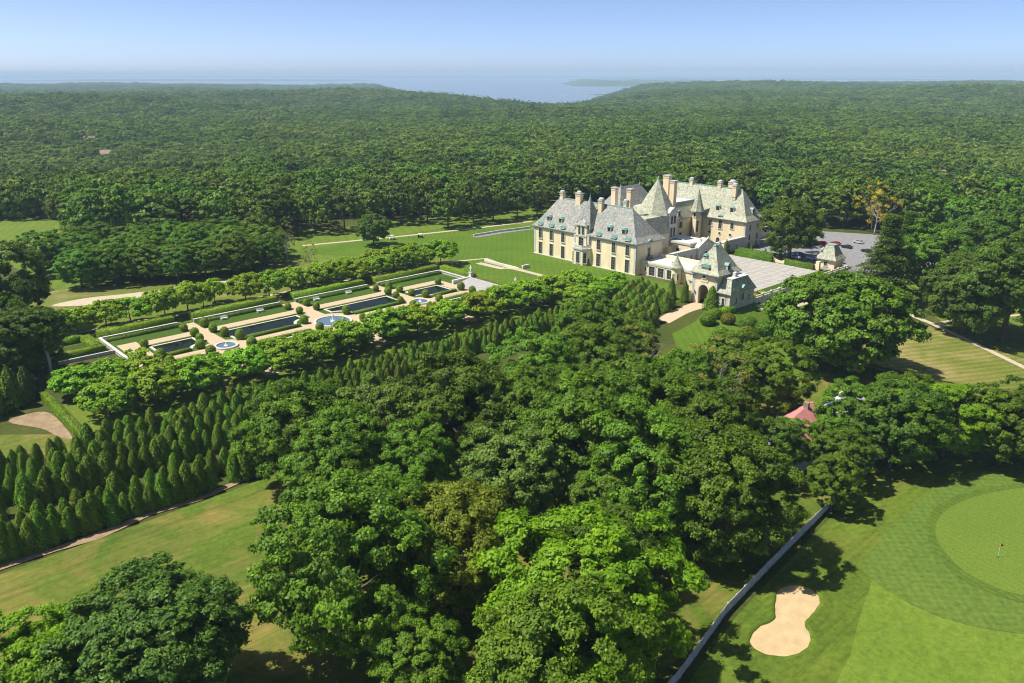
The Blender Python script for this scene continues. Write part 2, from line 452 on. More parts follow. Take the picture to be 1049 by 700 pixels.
M['leaf_yellow'] = m_leaf('yellowing_leaves', (0.16, 0.13, 0.03), (0.26, 0.19, 0.05), 0.3, 0.05)

# grass families
M['g_ground'] = m_grass('rough_ground', (0.060, 0.085, 0.016), (0.100, 0.120, 0.024), (0.24, 0.18, 0.07), 0.4, dry_scale=0.02)
M['g_dry'] = m_grass('dry_lawn', (0.090, 0.160, 0.018), (0.145, 0.205, 0.026), (0.26, 0.185, 0.055), 0.62, dry_scale=0.09, streak=0.24, streak_rot=R(-8))
M['g_lawn'] = m_grass('castle_lawn', (0.095, 0.190, 0.014), (0.135, 0.225, 0.020), stripe=(2.2, ANG), stripe_amt=0.045, scale=0.08)
M['g_garden'] = m_grass('garden_lawn', (0.060, 0.125, 0.012), (0.080, 0.150, 0.018), scale=0.1)
M['g_allee'] = m_grass('allee_lawn', (0.120, 0.190, 0.018), (0.180, 0.240, 0.028), (0.26, 0.19, 0.07), 0.35, dry_scale=0.08)
M['g_fair'] = m_grass('fairway', (0.135, 0.215, 0.026), (0.175, 0.250, 0.034), (0.22, 0.20, 0.06), 0.1, stripe=(4.0, R(25)), stripe_amt=0.05)
M['g_golf'] = m_grass('golf_fairway', (0.150, 0.245, 0.030), (0.185, 0.275, 0.038), (0.20, 0.19, 0.05), 0.05, stripe=(2.0, R(60)), stripe_amt=0.02, streak=0.07, streak_rot=R(40))
M['g_rough'] = m_grass('golf_rough', (0.090, 0.160, 0.018), (0.155, 0.215, 0.028), (0.20, 0.17, 0.04), 0.18, stripe=(1.3, R(-62)), stripe_amt=0.035, dry_scale=0.06, streak=0.22, streak_rot=R(-28))
M['g_apron'] = m_grass('green_apron', (0.120, 0.200, 0.036), (0.140, 0.220, 0.040), stripe=(1.3, R(50)), stripe_amt=0.045, checker=True)
M['g_collar'] = m_grass('green_collar', (0.095, 0.170, 0.024), (0.120, 0.195, 0.030), stripe=(1.1, R(20)), stripe_amt=0.06)
M['g_green'] = m_grass('putting_green', (0.150, 0.235, 0.036), (0.170, 0.255, 0.042), stripe=(1.2, R(15)), stripe_amt=0.03, fine=3.0)
M['g_field'] = m_grass('dry_mown_field', (0.165, 0.205, 0.040), (0.215, 0.235, 0.055), (0.34, 0.26, 0.11), 0.6, stripe=(2.6, R(115)), stripe_amt=0.12, dry_scale=0.05)
M['g_meadow'] = m_grass('pale_meadow', (0.145, 0.190, 0.036), (0.205, 0.230, 0.055), (0.36, 0.28, 0.13), 0.45, dry_scale=0.03)

# ------------------------------------------------------------------ ground, sea, far shore
def axis_lines(segs):
    out = []
    for a, b, st in segs:
        n = max(1, int(round((b - a) / st)))
        out += [a + (b - a) * i / n for i in range(n)]
    return out
def geo(a, b, s0, k):
    out = []; s = s0; x = a
    while x < b: out.append(x); x += s; s *= k
    out.append(b); return out
us = [-x for x in geo(0.0, 6500, 6, 1.06)][::-1][:-1] + axis_lines([(0, 35.0, 2.5), (35.0, 37.2, 0.55), (37.2, 160, 2.5), (160, 310, 1.5), (310, 460, 5)]) + geo(460.0, 9000, 6, 1.03)
vs = [-x for x in geo(0.0, 6500, 5, 1.03)][::-1][:-1] + axis_lines([(0, 115, 2.5), (115, 129.8, 1.2), (129.8, 132, 0.3), (132, 165.6, 2.5), (165.6, 168.0, 0.4), (168, 245, 2.5), (245, 460, 5)]) + geo(460.0, 9000, 6, 1.03)
UU, VV = np.meshgrid(np.array(us), np.array(vs), indexing='ij')
XX, YY = UU * UX - VV * UY, UU * UY + VV * UX
ZZ = terrain(XX, YY)
nu_, nv_ = UU.shape
me = bpy.data.meshes.new("ground")
co = np.stack([UU, VV, ZZ], -1).reshape(-1, 3)
ii = np.arange(nu_ * nv_).reshape(nu_, nv_)
q = np.stack([ii[:-1, :-1], ii[1:, :-1], ii[1:, 1:], ii[:-1, 1:]], -1).reshape(-1, 4)
yc = YY.reshape(-1)[q].mean(1)
keep = (yc > -900)
q = q[keep]
me.vertices.add(len(co)); me.vertices.foreach_set("co", co.ravel())
me.loops.add(q.size); me.loops.foreach_set("vertex_index", q.ravel().astype(np.int32))
me.polygons.add(len(q)); me.polygons.foreach_set("loop_start", np.arange(0, q.size, 4, dtype=np.int32)); me.polygons.foreach_set("loop_total", np.full(len(q), 4, np.int32))
me.polygons.foreach_set("use_smooth", np.ones(len(q), bool))
me.update(); me.validate()
me.materials.append(M['g_ground'])
ground = bpy.data.objects.new("ground", me); COL.objects.link(ground)
ground.rotation_euler = (0, 0, ANG); set_tag(ground, kind='structure')

b = MB(); b.box(-45000, 45000, 3600, 60000, SEA_Z - 0.5, SEA_Z)
o = b.build("sea", M['sea']); set_tag(o, kind='structure')

# low far shore across the water
b = MB(); rr = np.random.default_rng(3)
for (x0, x1, y0, amp, n) in ((-26000, 26000, 24000, 60, 260), (-9000, -2600, 14000, 26, 60), (1200, 9500, 16500, 30, 60), (640, 2600, 8600, 70, 60)):
    xs_ = np.linspace(x0, x1, n); hs = np.convolve(rr.random(n + 12), np.ones(13) / 13, 'valid') * amp + rr.random(n) * amp * 0.18
    hs = hs * np.clip(np.minimum(np.arange(n), n - 1 - np.arange(n)) / 8.0, 0, 1)
    for i in range(n - 1):
        f0 = [(xs_[i], y0, SEA_Z - 1), (xs_[i], y0 + 300, SEA_Z + hs[i]), (xs_[i], y0 + 2500, SEA_Z + hs[i] * 1.1), (xs_[i], y0 + 2600, SEA_Z - 1)]
        f1 = [(xs_[i + 1], y0, SEA_Z - 1), (xs_[i + 1], y0 + 300, SEA_Z + hs[i + 1]), (xs_[i + 1], y0 + 2500, SEA_Z + hs[i + 1] * 1.1), (xs_[i + 1], y0 + 2600, SEA_Z - 1)]
        b.add(f0 + f1, [(0, 4, 5, 1), (1, 5, 6, 2), (2, 6, 7, 3)])
M['far_land'] = m_simple('far_wooded_land', (0.05, 0.08, 0.03), 0.9, 0.3, 0.003)
o = b.build("far_hills", M['far_land']); set_tag(o, kind='structure')

def to_uv(pts): return [uv(x, y) for x, y in pts]
def smooth_poly(pts, n=6):
    """closed Catmull-Rom through the points"""
    out = []; k = len(pts)
    for i in range(k):
        p0, p1, p2, p3 = [Vector((*pts[(i + j) % k], 0)) for j in (-1, 0, 1, 2)]
        for s in range(n):
            t = s / n
            p = 0.5 * ((2 * p1) + (p2 - p0) * t + (2 * p0 - 5 * p1 + 4 * p2 - p3) * t * t + (3 * p1 - p0 - 3 * p2 + p3) * t ** 3)
            out.append((p.x, p.y))
    return out
def sheet(name, poly, mat, off, step=3.0, kind='structure'):
    """a thin surface draped over the ground; poly in garden coordinates (u, v)"""
    bm = bmesh.new()
    f = bm.faces.new([bm.verts.new((a, c, 0)) for a, c in poly])
    bmesh.ops.triangulate(bm, faces=[f])
    us_ = [p[0] for p in poly]; vs_ = [p[1] for p in poly]
    step = max(step, (max(us_) - min(us_)) / 60, (max(vs_) - min(vs_)) / 60)
    for lo, hi, no in ((min(us_), max(us_), (1, 0, 0)), (min(vs_), max(vs_), (0, 1, 0))):
        x = lo + step
        while x < hi:
            bmesh.ops.bisect_plane(bm, geom=bm.verts[:] + bm.edges[:] + bm.faces[:], plane_co=(x * no[0], x * no[1], 0), plane_no=no, dist=1e-5)
            x += step
    bm.verts.ensure_lookup_table()
    P = np.array([v.co[:2] for v in bm.verts])
    X, Y = P[:, 0] * UX - P[:, 1] * UY, P[:, 0] * UY + P[:, 1] * UX
    Z = terrain(X, Y) + off
    for v, z in zip(bm.verts, Z): v.co.z = z
    bmesh.ops.recalc_face_normals(bm, faces=bm.faces[:])
    if sum(fc.normal.z for fc in bm.faces) < 0: bmesh.ops.reverse_faces(bm, faces=bm.faces[:])
    me = bpy.data.meshes.new(name); bm.to_mesh(me); bm.free(); me.materials.append(mat)
    o = bpy.data.objects.new(name, me); COL.objects.link(o); o.rotation_euler = (0, 0, ANG)
    return set_tag(o, kind=kind)
def ribbon(pts, w):
    """outline of a path of width w along a polyline"""
    P = [Vector((*p, 0)) for p in pts]; L = []; Rr = []
    for i, p in enumerate(P):
        d = (P[min(i + 1, len(P) - 1)] - P[max(i - 1, 0)]).normalized(); n = Vector((-d.y, d.x, 0))
        ww = w[i] if isinstance(w, (list, tuple)) else w
        L.append((p + n * ww / 2)[:2]); Rr.append((p - n * ww / 2)[:2])
    return [tuple(a) for a in L] + [tuple(a) for a in Rr[::-1]]
def rect(u0, u1, v0, v1): return [(u0, v0), (u1, v0), (u1, v1), (u0, v1)]

# lawns and fields
sheet("dry_lawn", [(-40, 60), (70, 44), (70, 90), (78, 120), (60, 129.5), (-40, 127)], M['g_dry'], 0.10)
sheet("dry_lawn", [(70, 46.5), (160, 58), (200, 80), (190, 118), (120, 118), (78, 120), (70, 90)], M['g_dry'], 0.06)
sheet("west_lawn", [(-30, 171), (18, 161), (34.3, 160), (34.3, 176), (24, 185), (10, 220), (-30, 230)], M['g_dry'], 0.06)
sheet("bare_earth", smooth_poly([(27, 191), (31, 193), (35.0, 190), (35.0, 173), (33, 175), (31.5, 182)], 4), M['dirt'], 0.10)
sheet("bare_earth", ribbon([(-10, 130.4), (6, 130.0), (14, 130.8), (21, 130.0), (27, 129.6), (36, 131.0), (44, 130.4), (52, 131.4), (75, 131)], [2.0, 1.6, 2.6, 1.4, 2.4, 1.5, 2.0, 1.3, 1.3]), M['dirt'], 0.16)
sheet("allee_lawn", [(37.3, 168.2), (170, 168.2), (170, 188), (37.3, 188)], M['g_allee'], 0.05)
sheet("allee_lawn", [(40, 231), (178, 231), (210, 262), (150, 264), (60, 262), (40, 250)], M['g_allee'], 0.05)
sheet("allee_path", ribbon([(40, 242.5), (88, 241.0), (135, 243.5), (170, 243), (192, 240), (203, 236), (197, 206)], 2.2), M['gravel'], 0.09)
sheet("castle_lawn", [(176, 146), (196, 150), (206, 146), (210.5, 146), (224.6, 160), (224.6, 231), (262, 231), (262, 300), (150, 300), (176, 262)], M['g_lawn'], 0.045, 1.5)
sheet("fairway", [(60, 380), (64, 294), (70, 284), (120, 276), (123, 262), (230, 255), (300, 250), (330, 330), (270, 330), (235, 330), (190, 335), (150, 372)], M['g_fair'], 0.03)
sheet("fairway", to_uv([(-300, 430), (-220, 430), (-185, 300), (-230, 300)]), M['g_fair'], 0.05)
sheet("meadow", smooth_poly(to_uv([(-150, 240), (-155, 262), (-118, 272), (-98.9, 285), (-88, 303), (-74, 300), (-64, 280), (-80, 266), (-100, 250), (-125, 240)]), 4), M['g_meadow'], 0.07)
sheet("bare_earth", smooth_poly(to_uv([(-146, 243), (-140, 252), (-128, 258), (-114, 267), (-105, 274), (-98, 281), (-100, 274), (-110, 263), (-124, 251), (-134, 244)]), 4), M['path'], 0.12)
sheet("walk", to_uv(ribbon([(-89.5, 336), (-52.5, 355.4), (-20.5, 374.4), (10, 395)], 2.4)), M['path'], 0.1)
sheet("walk", ribbon([(228, 272.5), (245, 272), (262, 269), (262, 240)], 3.2), M['asphalt'], 0.1)
sheet("walk", ribbon([(195.8, 232), (197, 206), (197, 176)], [3.0, 3.0, 3.0]), M['path'], 0.11)
sheet("drive", ribbon([(190, 139), (200, 139.4), (211.3, 139.3)], [5.0, 5.2, 6.0]), M['gravel'], 0.08, 1.5)
sheet("slope_lawn", [(170, 118), (184, 131), (196, 131), (208, 135.5), (211, 129.5), (226.5, 129.5), (250, 129.5), (262, 118), (210, 80), (176, 92)], M['g_lawn'], 0.10, 1.5)
sheet("terrace_walk", ribbon([(224.5, 127.2), (236, 127.4), (246, 126.0), (262, 125)], 2.4), M['path'], 0.16, 1.5)
sheet("court", rect(237.5, 281, 136.5, 176.8), M['court'], 0.06)
sheet("court_lawn", rect(229, 281, 131.6, 136.4), M['g_garden'], 0.05)
sheet("car_park", [(288, 178), (300, 172), (322, 188), (352, 182), (368, 150), (372, 105), (330, 96), (312, 112), (297, 118), (284, 136)], M['asphalt'], 0.09)
sheet("dry_field", to_uv([(88, 196), (98, 225), (128, 252), (136.5, 228), (150, 200), (160, 180), (125, 162), (100, 178)]), M['g_field'], 0.10)
sheet("lawn", to_uv([(137, 228), (140, 265), (132, 285), (170, 300), (240, 260), (240, 180), (155, 195)]), M['g_fair'], 0.07)
sheet("pale_footpath", to_uv(ribbon([(138, 296), (135.5, 282), (131.5, 268), (130.0, 256), (134, 243), (138, 222), (140.5, 200), (141, 180)], [4, 4, 3.4, 2.6, 2.2, 2.0, 1.8, 1.8])), M['path'], 0.16)
sheet("footpath", to_uv(ribbon([(135, 243), (150, 250), (175, 255), (210, 258)], 1.8)), M['path'], 0.15)

# golf
sheet("golf_rough", [(40, 42.0), (70, 44.2), (86, 47.4), (104, 49.4), (134, 52.3), (190, 60), (215, 20), (190, -40), (60, -60)], M['g_rough'], 0.06)
sheet("golf_fairway", to_uv(smooth_poly([(38, 76), (44.3, 85.8), (47.8, 92), (52.4, 99.3), (56.5, 105), (64, 104), (75, 96), (91, 92), (110, 80), (90, 55), (36, 60)], 4)), M['g_golf'], 0.11)
sheet("golf_apron", to_uv(smooth_poly([(53.5, 103.5), (58, 110.5), (66, 119), (76, 128.5), (88, 135.5), (104, 138), (123, 128), (118, 104), (91, 91), (74, 89), (60, 93)], 5)), M['g_apron'], 0.16)
sheet("green_collar", to_uv(smooth_poly([(68.6, 115.1), (73.6, 122.3), (82.3, 128.0), (94, 131), (104.6, 128.6), (103.8, 114.2), (88.8, 100), (75, 96.0), (67.9, 100.6), (66.7, 107.8)], 5)), M['g_collar'], 0.21)
sheet("putting_green", to_uv(smooth_poly([(70, 115), (74.6, 121), (82.7, 126.2), (93.5, 129.3), (103, 127), (102, 114.5), (88, 101.5), (75.5, 97.6), (69.4, 102), (68.4, 108.6)], 5)), M['g_green'], 0.26)
bk = smooth_poly([(39.1, 99.3), (42.0, 100.5), (44.2, 99.2), (44.3, 96.6), (42.4, 94.0), (40.4, 91.7), (40.3, 89.2), (38.9, 86.7), (35.8, 85.0), (32.6, 85.6), (31.6, 88.0), (33.6, 90.9), (36.3, 92.6), (37.3, 95.5)], 6)
sheet("bunker_sand", to_uv(bk), M['sand'], 0.12, 1.5)
rim = MB(); n_ = len(bk); area_b = sum(bk[i - 1][0] * bk[i][1] - bk[i][0] * bk[i - 1][1] for i in range(n_)); cxb = sum(p[0] for p in bk) / n_; cyb = sum(p[1] for p in bk) / n_
rings = [[], [], [], []]
for i, p in enumerate(bk):
    a = Vector((*bk[i - 1], 0)); c = Vector((*bk[(i + 1) % n_], 0)); d = (c - a).normalized(); nrm = Vector((d.y, -d.x, 0))
    if area_b < 0: nrm = -nrm
    zb = tz(*p)
    wob = 0.05 * math.sin(i * 1.7)
    for r_, (dd, zz) in zip(rings, ((-0.14 + wob, 0.08), (0.04 + wob, 0.42), (0.6, 0.36), (1.9, 0.04))):
        uvp = uv(p[0] + nrm.x * dd, p[1] + nrm.y * dd); r_.append((uvp[0], uvp[1], zb + zz))
rim.loft(rings, cap=False)
o = rim.build("bunker_lip", M['g_rough'], smooth=True); o.rotation_euler = (0, 0, ANG); set_tag(o, kind='structure')
fz = tz(76, 107.5) + 0.26
fl = empty("golf_flag", 76.0, 107.5, fz, 0, "slim golf flagstick with small red flag on the putting green", "flag")
b = MB(); b.lathe(0, 0, [(0.02, 0), (0.02, 2.2), (0.005, 2.22)], 8); b.build("pole", M['white_paint'], fl)
b = MB(); b.add([(0.05, -0.015, 2.35), (0.05, -0.015, 1.85), (0.75, 0.10, 2.05), (0.05, 0.015, 2.35), (0.05, 0.015, 1.85), (0.75, 0.13, 2.05)], [(0, 1, 2), (3, 5, 4), (0, 3, 4, 1), (1, 4, 5, 2), (2, 5, 3, 0)]); b.build("flag_cloth", M['flag_red'], fl)
b = MB(); b.lathe(0, 0, [(0.22, 0.005), (0.22, 0.012), (0.0, 0.013)], 12); b.build("hole", M['rubber'], fl)

def uvobj(o): o.rotation_euler = (0, 0, ANG); return o
def place(name, u, v, label, cat, group=None, z=None, rz=0.0):
    x, y = xy(u, v)
    return empty(name, x, y, tz(x, y) if z is None else z, ANG + rz, label, cat, group)

# board fence along the golf course
fence = place("board_fence", 70.7, 45.6, "long weathered grey board fence between the wood and the golf course", "fence", z=0)
fpts = [(40, 41.8), (55, 43.6), (70.7, 45.6), (86.1, 48.8), (104.3, 50.8), (133.4, 53.7), (172, 57.5)]
acc = []
for (a, c) in zip(fpts, fpts[1:]):
    L = math.dist(a, c); k = max(1, round(L / 2.6))
    for i in range(k): acc.append((a[0] + (c[0] - a[0]) * i / k, a[1] + (c[1] - a[1]) * i / k))
acc.append(fpts[-1])
for i, (a, c) in enumerate(zip(acc, acc[1:])):
    z0 = tz(*xy(*a)); n = Vector((-(c[1] - a[1]), c[0] - a[0], 0)).normalized(); L = math.dist(a, c); sg = 0.02 * math.sin(i * 2.3)
    p = ((a[0] + c[0]) / 2 - 70.7, (a[1] + c[1]) / 2 - 45.6)
    b = MB()
    m = 9
    for j in range(m):
        w = (L - 0.2) / m; a0 = -L / 2 + 0.1 + j * w
        b.obox(p, n, a0 + 0.01, a0 + w - 0.01, -0.03 + sg, 0.03 + sg, z0 + 0.08, z0 + 1.6 + 0.03 * math.sin(j * 3.1 + i))
    b.obox(p, n, -L / 2, L / 2, -0.09 + sg, -0.032 + sg, z0 + 0.35, z0 + 0.5); b.obox(p, n, -L / 2, L / 2, -0.09 + sg, -0.032 + sg, z0 + 1.3, z0 + 1.42)
    b.build("panel", M['fence_board'], fence)
    b = MB(); b.obox((a[0] - 70.7, a[1] - 45.6), n, -0.09, 0.09, -0.1, 0.1, z0 - 0.3, z0 + 1.72); b.build("post", M['fence_board'], fence)

# ------------------------------------------------------------------ castle
ORG = {}
def root_at(name, u, v, z, label, cat, group=None):
    r = place(name, u, v, label, cat, group, z=z); ORG[r.name] = (u, v, z); return r
def bp(mb, name, mat, parent, root=None, smooth=False):
    """build in absolute garden coordinates, store relative to the root"""
    o3 = ORG[(root or parent).name]
    mb.v = [(a - o3[0], c - o3[1], z - o3[2]) for a, c, z in mb.v]
    return mb.build(name, mat, parent, smooth)

W_ = (-1.0, 0.0); S_ = (0.0, -1.0); E_ = (1.0, 0.0); N_ = (0.0, 1.0)
def window(root, p, n, z, w, h, rows=3, cols=2, arch=False, surround=0.28, mat='pale_stone', sill=True):
    """stone surround, dark frame bars and a recessed pane; p is the foot point on the wall"""
    s = surround; b = MB()
    b.obox(p, n, -w / 2 - s, -w / 2, 0.004, 0.14, z, z + h); b.obox(p, n, w / 2, w / 2 + s, 0.004, 0.14, z, z + h)
    if not arch: b.obox(p, n, -w / 2 - s, w / 2 + s, 0.004, 0.16, z + h, z + h + s * 1.1)
    if sill: b.obox(p, n, -w / 2 - s - 0.1, w / 2 + s + 0.1, 0.004, 0.24, z - 0.22, z)
    if arch:
        k = 12; t = (-n[1], n[0]); vs = []; fs = []
        for i in range(k + 1):
            a = math.pi * i / k
            for rr_ in (w / 2, w / 2 + s):
                for d in (0.004, 0.14):
                    q_ = rr_ * math.cos(a); vs.append((p[0] + t[0] * q_ + n[0] * d, p[1] + t[1] * q_ + n[1] * d, z + h + rr_ * math.sin(a)))
        for i in range(k):
            o_ = i * 4
            for a_, c_ in ((0, 1), (1, 3), (3, 2), (2, 0)): fs.append((o_ + a_, o_ + c_, o_ + 4 + c_, o_ + 4 + a_))
        b.add(vs, fs)
    f = bp(b, "window", M[mat], root)
    b = MB(); t = (-n[1], n[0])
    if arch:
        k = 12; top = [(w / 2 * math.cos(math.pi * i / k), z + h + w / 2 * math.sin(math.pi * i / k)) for i in range(k + 1)]
    else: top = [(w / 2, z + h), (-w / 2, z + h)]
    pts = [(-w / 2, z), (w / 2, z)] + top
    vs = [(p[0] + t[0] * a + n[0] * 0.03, p[1] + t[1] * a + n[1] * 0.03, zz) for a, zz in pts] + [(p[0] + t[0] * a + n[0] * -0.05, p[1] + t[1] * a + n[1] * -0.05, zz) for a, zz in pts]
    m = len(pts); b.add(vs, [tuple(range(m)), tuple(range(m, 2 * m))[::-1]] + [(i, (i + 1) % m, m + (i + 1) % m, m + i) for i in range(m)])
    bp(b, "pane", M['glass'], f, root)
    b = MB()
    for i in range(1, cols): b.obox(p, n, -w / 2 + w * i / cols - 0.05, -w / 2 + w * i / cols + 0.05, 0.032, 0.08, z + 0.005, z + h - 0.005)
    for i in range(1, rows): b.obox(p, n, -w / 2 + 0.005, w / 2 - 0.005, 0.034, 0.075, z + h * i / rows - 0.04, z + h * i / rows + 0.04)
    if b.v: bp(b, "glazing_bars", M['dark_frame'], f, root)
    return f

def gable_dormer(root, p, n, z, w, h, depth, copper=True, head=0.8):
    """stone dormer window breaking the eaves with a small copper saddle roof"""
    b = MB(); b.obox(p, n, -w / 2 - 0.3, w / 2 + 0.3, -depth, 0.0, z, z + h)
    d = bp(b, "dormer", M['stucco'], root)
    t = (-n[1], n[0]); ww = w / 2 + 0.5
    def pt(a, dd, zz): return (p[0] + t[0] * a + n[0] * dd, p[1] + t[1] * a + n[1] * dd, zz)
    b = MB()
    prof = [(-ww, 0), (-ww * 0.55, head * 0.62), (0, head), (ww * 0.55, head * 0.62), (ww, 0)]
    b.loft([[pt(a, 0.6, z + h + zz) for a, zz in prof] , [pt(a, -depth - 0.9, z + h + zz) for a, zz in prof]])
    bp(b, "dormer_roof", M['copper'] if copper else M['stone'], d, root)
    return d

def roof_dormer(root, p, n, z, w=1.25, h=1.5, depth=2.6, roofmat='copper'):
    """small window box standing on the roof slope"""
    b = MB(); b.obox(p, n, -w / 2 - 0.22, w / 2 + 0.22, -depth, 0.0, z, z + h)
    d = bp(b, "dormer", M['stone'], root)
    t = (-n[1], n[0])
    def pt(a, dd, zz): return (p[0] + t[0] * a + n[0] * dd, p[1] + t[1] * a + n[1] * dd, zz)
    b = MB(); ww = w / 2 + 0.42
    b.loft([[pt(-ww, 0.25, z + h), pt(ww, 0.25, z + h), pt(ww * 0.45, 0.1, z + h + 0.65), pt(-ww * 0.45, 0.1, z + h + 0.65)],
            [pt(-ww, -depth, z + h), pt(ww, -depth, z + h), pt(ww * 0.45, -depth - 0.4, z + h + 0.65), pt(-ww * 0.45, -depth - 0.4, z + h + 0.65)]])
    bp(b, "dormer_roof", M[roofmat], d, root)
    b = MB(); b.obox(p, n, -w / 2, w / 2, 0.004, 0.04, z + 0.2, z + h - 0.1); bp(b, "pane", M['glass'], d, root)
    return d

def chimney(root, u, v, z0, z1, wu, wv, pots=True, mat='chimney'):
    b = MB(); b.box(u - wu / 2, u + wu / 2, v - wv / 2, v + wv / 2, z0, z1)
    b.box(u - wu / 2 - 0.14, u + wu / 2 + 0.14, v - wv / 2 - 0.14, v + wv / 2 + 0.14, z1 - 0.75, z1 - 0.45)
    c = bp(b, "chimney", M[mat], root)
    b = MB(); b.box(u - wu / 2 - 0.25, u + wu / 2 + 0.25, v - wv / 2 - 0.25, v + wv / 2 + 0.25, z1, z1 + 0.32)
    if pots: b.lathe(u, v, [(min(wu, wv) * 0.62, z1 + 0.32), (min(wu, wv) * 0.6, z1 + 0.8), (min(wu, wv) * 0.4, z1 + 1.1), (0.05, z1 + 1.2)], 10, sx=wu / max(wu, wv) if wu < wv else 1.15, sy=1.15)
    bp(b, "chimney_cap", M['pot'], c, root)
    b = MB(); b.box(u - wu / 2 - 0.12, u + wu / 2 + 0.12, v - wv / 2 - 0.12, v + wv / 2 + 0.12, z0 + 0.9, z0 + 1.25); bp(b, "flashing", M['copper'], c, root)
    return c
def finial(root, u, v, z, h=1.4, mat='copper', r=0.28):
    b = MB(); b.lathe(u, v, [(r * 1.5, z - 0.3), (r, z + 0.1), (r * 0.45, z + 0.35), (r * 0.9, z + 0.6), (r * 0.3, z + 0.8), (0.03, z + h)], 8); bp(b, "finial", M[mat], root)
def quoins(root, u, v, z0, z1, w=0.9, mat='stone'):
    b = MB(); z = z0; k = 0
    while z < z1 - 0.2:
        ww = w if k % 2 == 0 else w * 0.72
        b.box(u - 0.06, u + ww, v - 0.06, v + ww * 0.0 + 0.001 + (w * 1.72 - ww), z, min(z + 0.55, z1)); z += 0.58; k += 1
    return b
def corner(root, us_, vs_, su, sv, z0, z1, mat='stone', w=0.95):
    """toothed corner stones; su, sv point into the building"""
    b = MB(); z = z0; k = 0
    while z < z1 - 0.15:
        a, c = (w, w * 0.65) if k % 2 == 0 else (w * 0.65, w)
        x0, x1 = sorted((us_ - su * 0.07, us_ + su * a)); y0, y1 = sorted((vs_ - sv * 0.07, vs_ + sv * c))
        b.box(x0, x1, y0, y1, z, min(z + 0.56, z1)); z += 0.58; k += 1
    bp(b, "corner_stones", M[mat], root)
def frieze(root, u0, u1, v0, v1, z0, z1, out=0.25, mat='stone', name="cornice"):
    b = MB(); b.prism([(u0 - out, v0 - out), (u1 + out, v0 - out), (u1 + out, v1 + out), (u0 - out, v1 + out)], z0, z1)
    b.prism([(u0 - out * 1.9, v0 - out * 1.9), (u1 + out * 1.9, v0 - out * 1.9), (u1 + out * 1.9, v1 + out * 1.9), (u0 - out * 1.9, v1 + out * 1.9)], z1 - 0.28, z1 + 0.02)
    return bp(b, name, M[mat], root)

castle = root_at("castle", 240, 200, 0, "sprawling cream stucco castle with steep slate hipped roofs, pointed towers and tall chimneys", "castle")
# --- garden front wing
b = MB(); b.box(225, 241, 178.2, 230.8, -1.5, 11.2); bp(b, "wall", M['stucco'], castle)
b = MB(); b.box(224.75, 241.2, 177.95, 231.05, -1.5, 0.3); bp(b, "plinth", M['pale_stone'], castle)
frieze(castle, 225, 241, 178.2, 230.8, 10.6, 11.5)
b = MB(); b.hip(224.2, 241.8, 177.4, 231.6, 11.6, 22.4, 'y', 9.6, 7.0, flare=1); bp(b, "roof", M['roof_grey'], castle)
b = MB(); b.box(232.75, 233.25, 186.8, 224.8, 22.3, 22.65); bp(b, "ridge_cap", M['copper'], castle)
for cu_, cv_, su, sv in ((225, 178.2, 1, 1), (225, 230.8, 1, -1), (241, 178.2, -1, 1)): corner(castle, cu_, cv_, su, sv, 0.5, 10.6)
front_v = [227.2, 221.0, 214.6, 196.0, 188.6, 182.0]
for v in front_v:
    window(castle, (225, v), W_, 0.4, 1.85, 4.8, 5, 2, surround=0.16)
    d = gable_dormer(castle, (224.9, v), W_, 9.6, 1.7, 3.0, 2.6, head=1.0)
    window(castle, (224.9, v), W_, 6.8, 1.75, 4.8, 4, 2, surround=0.16)
    b = MB(); b.box(224.2, 224.9, v - 1.25, v + 1.25, 12.3, 12.55); bp(b, "pediment", M['stone'], castle)
for v in (224.4, 217.8, 192.6, 185.6): roof_dormer(castle, (226.5, v), W_, 13.9, 1.3, 1.7, 3.2)
# projecting bay with balcony, upper window stage and pointed roof
b = MB(); b.prism([(225.2, 199.6), (223.4, 200.2), (222.3, 201.8), (222.3, 206.2), (223.4, 207.8), (225.2, 208.4)], -1, 6.1); b.box(224.1, 226, 201.6, 206.9, 6.0, 15.0); bp(b, "bay", M['stucco'], castle)
b = MB(); b.prism([(225.3, 199.2), (223.2, 199.9), (221.9, 201.6), (221.9, 206.4), (223.2, 208.1), (225.3, 208.8)], 6.1, 6.75)
b.prism([(222.3, 201.9), (222.1, 201.9), (222.1, 206.1), (222.3, 206.1)], 6.75, 7.75); b.prism([(222.5, 206.2), (222.3, 206.2), (223.4, 207.8), (223.6, 207.8)], 6.75, 7.75); b.prism([(222.5, 201.8), (222.3, 201.8), (223.4, 200.2), (223.6, 200.2)], 6.75, 7.75); bp(b, "balcony", M['stone'], castle)
window(castle, (222.3, 204.0), W_, 0.8, 1.7, 4.3, 5, 2, mat='stone')
window(castle, (222.85, 200.95), (-0.82, -0.57), 0.9, 1.2, 4.0, 4, 1, mat='stone'); window(castle, (222.85, 207.05), (-0.82, 0.57), 0.9, 1.2, 4.0, 4, 1, mat='stone')
window(castle, (224.1, 204.2), W_, 6.9, 2.3, 3.6, 3, 2, mat='stone')
window(castle, (224.1, 205.2), W_, 11.5, 1.05, 3.0, 3, 1, mat='stone'); window(castle, (224.1, 203.3), W_, 11.5, 1.05, 3.0, 3, 1, mat='stone')
b = MB(); b.box(223.85, 224.05, 201.5, 207.0, 10.9, 11.2); b.box(223.6, 225.0, 201.3, 207.2, 15.0, 15.5)
b.loft([[(223.7, 202.0, 15.5), (223.7, 206.5, 15.5), (223.7, 205.6, 16.6), (223.7, 204.25, 17.3), (223.7, 202.9, 16.6)], [(225.4, 202.0, 15.5), (225.4, 206.5, 15.5), (225.4, 205.6, 16.6), (225.4, 204.25, 17.3), (225.4, 202.9, 16.6)]])
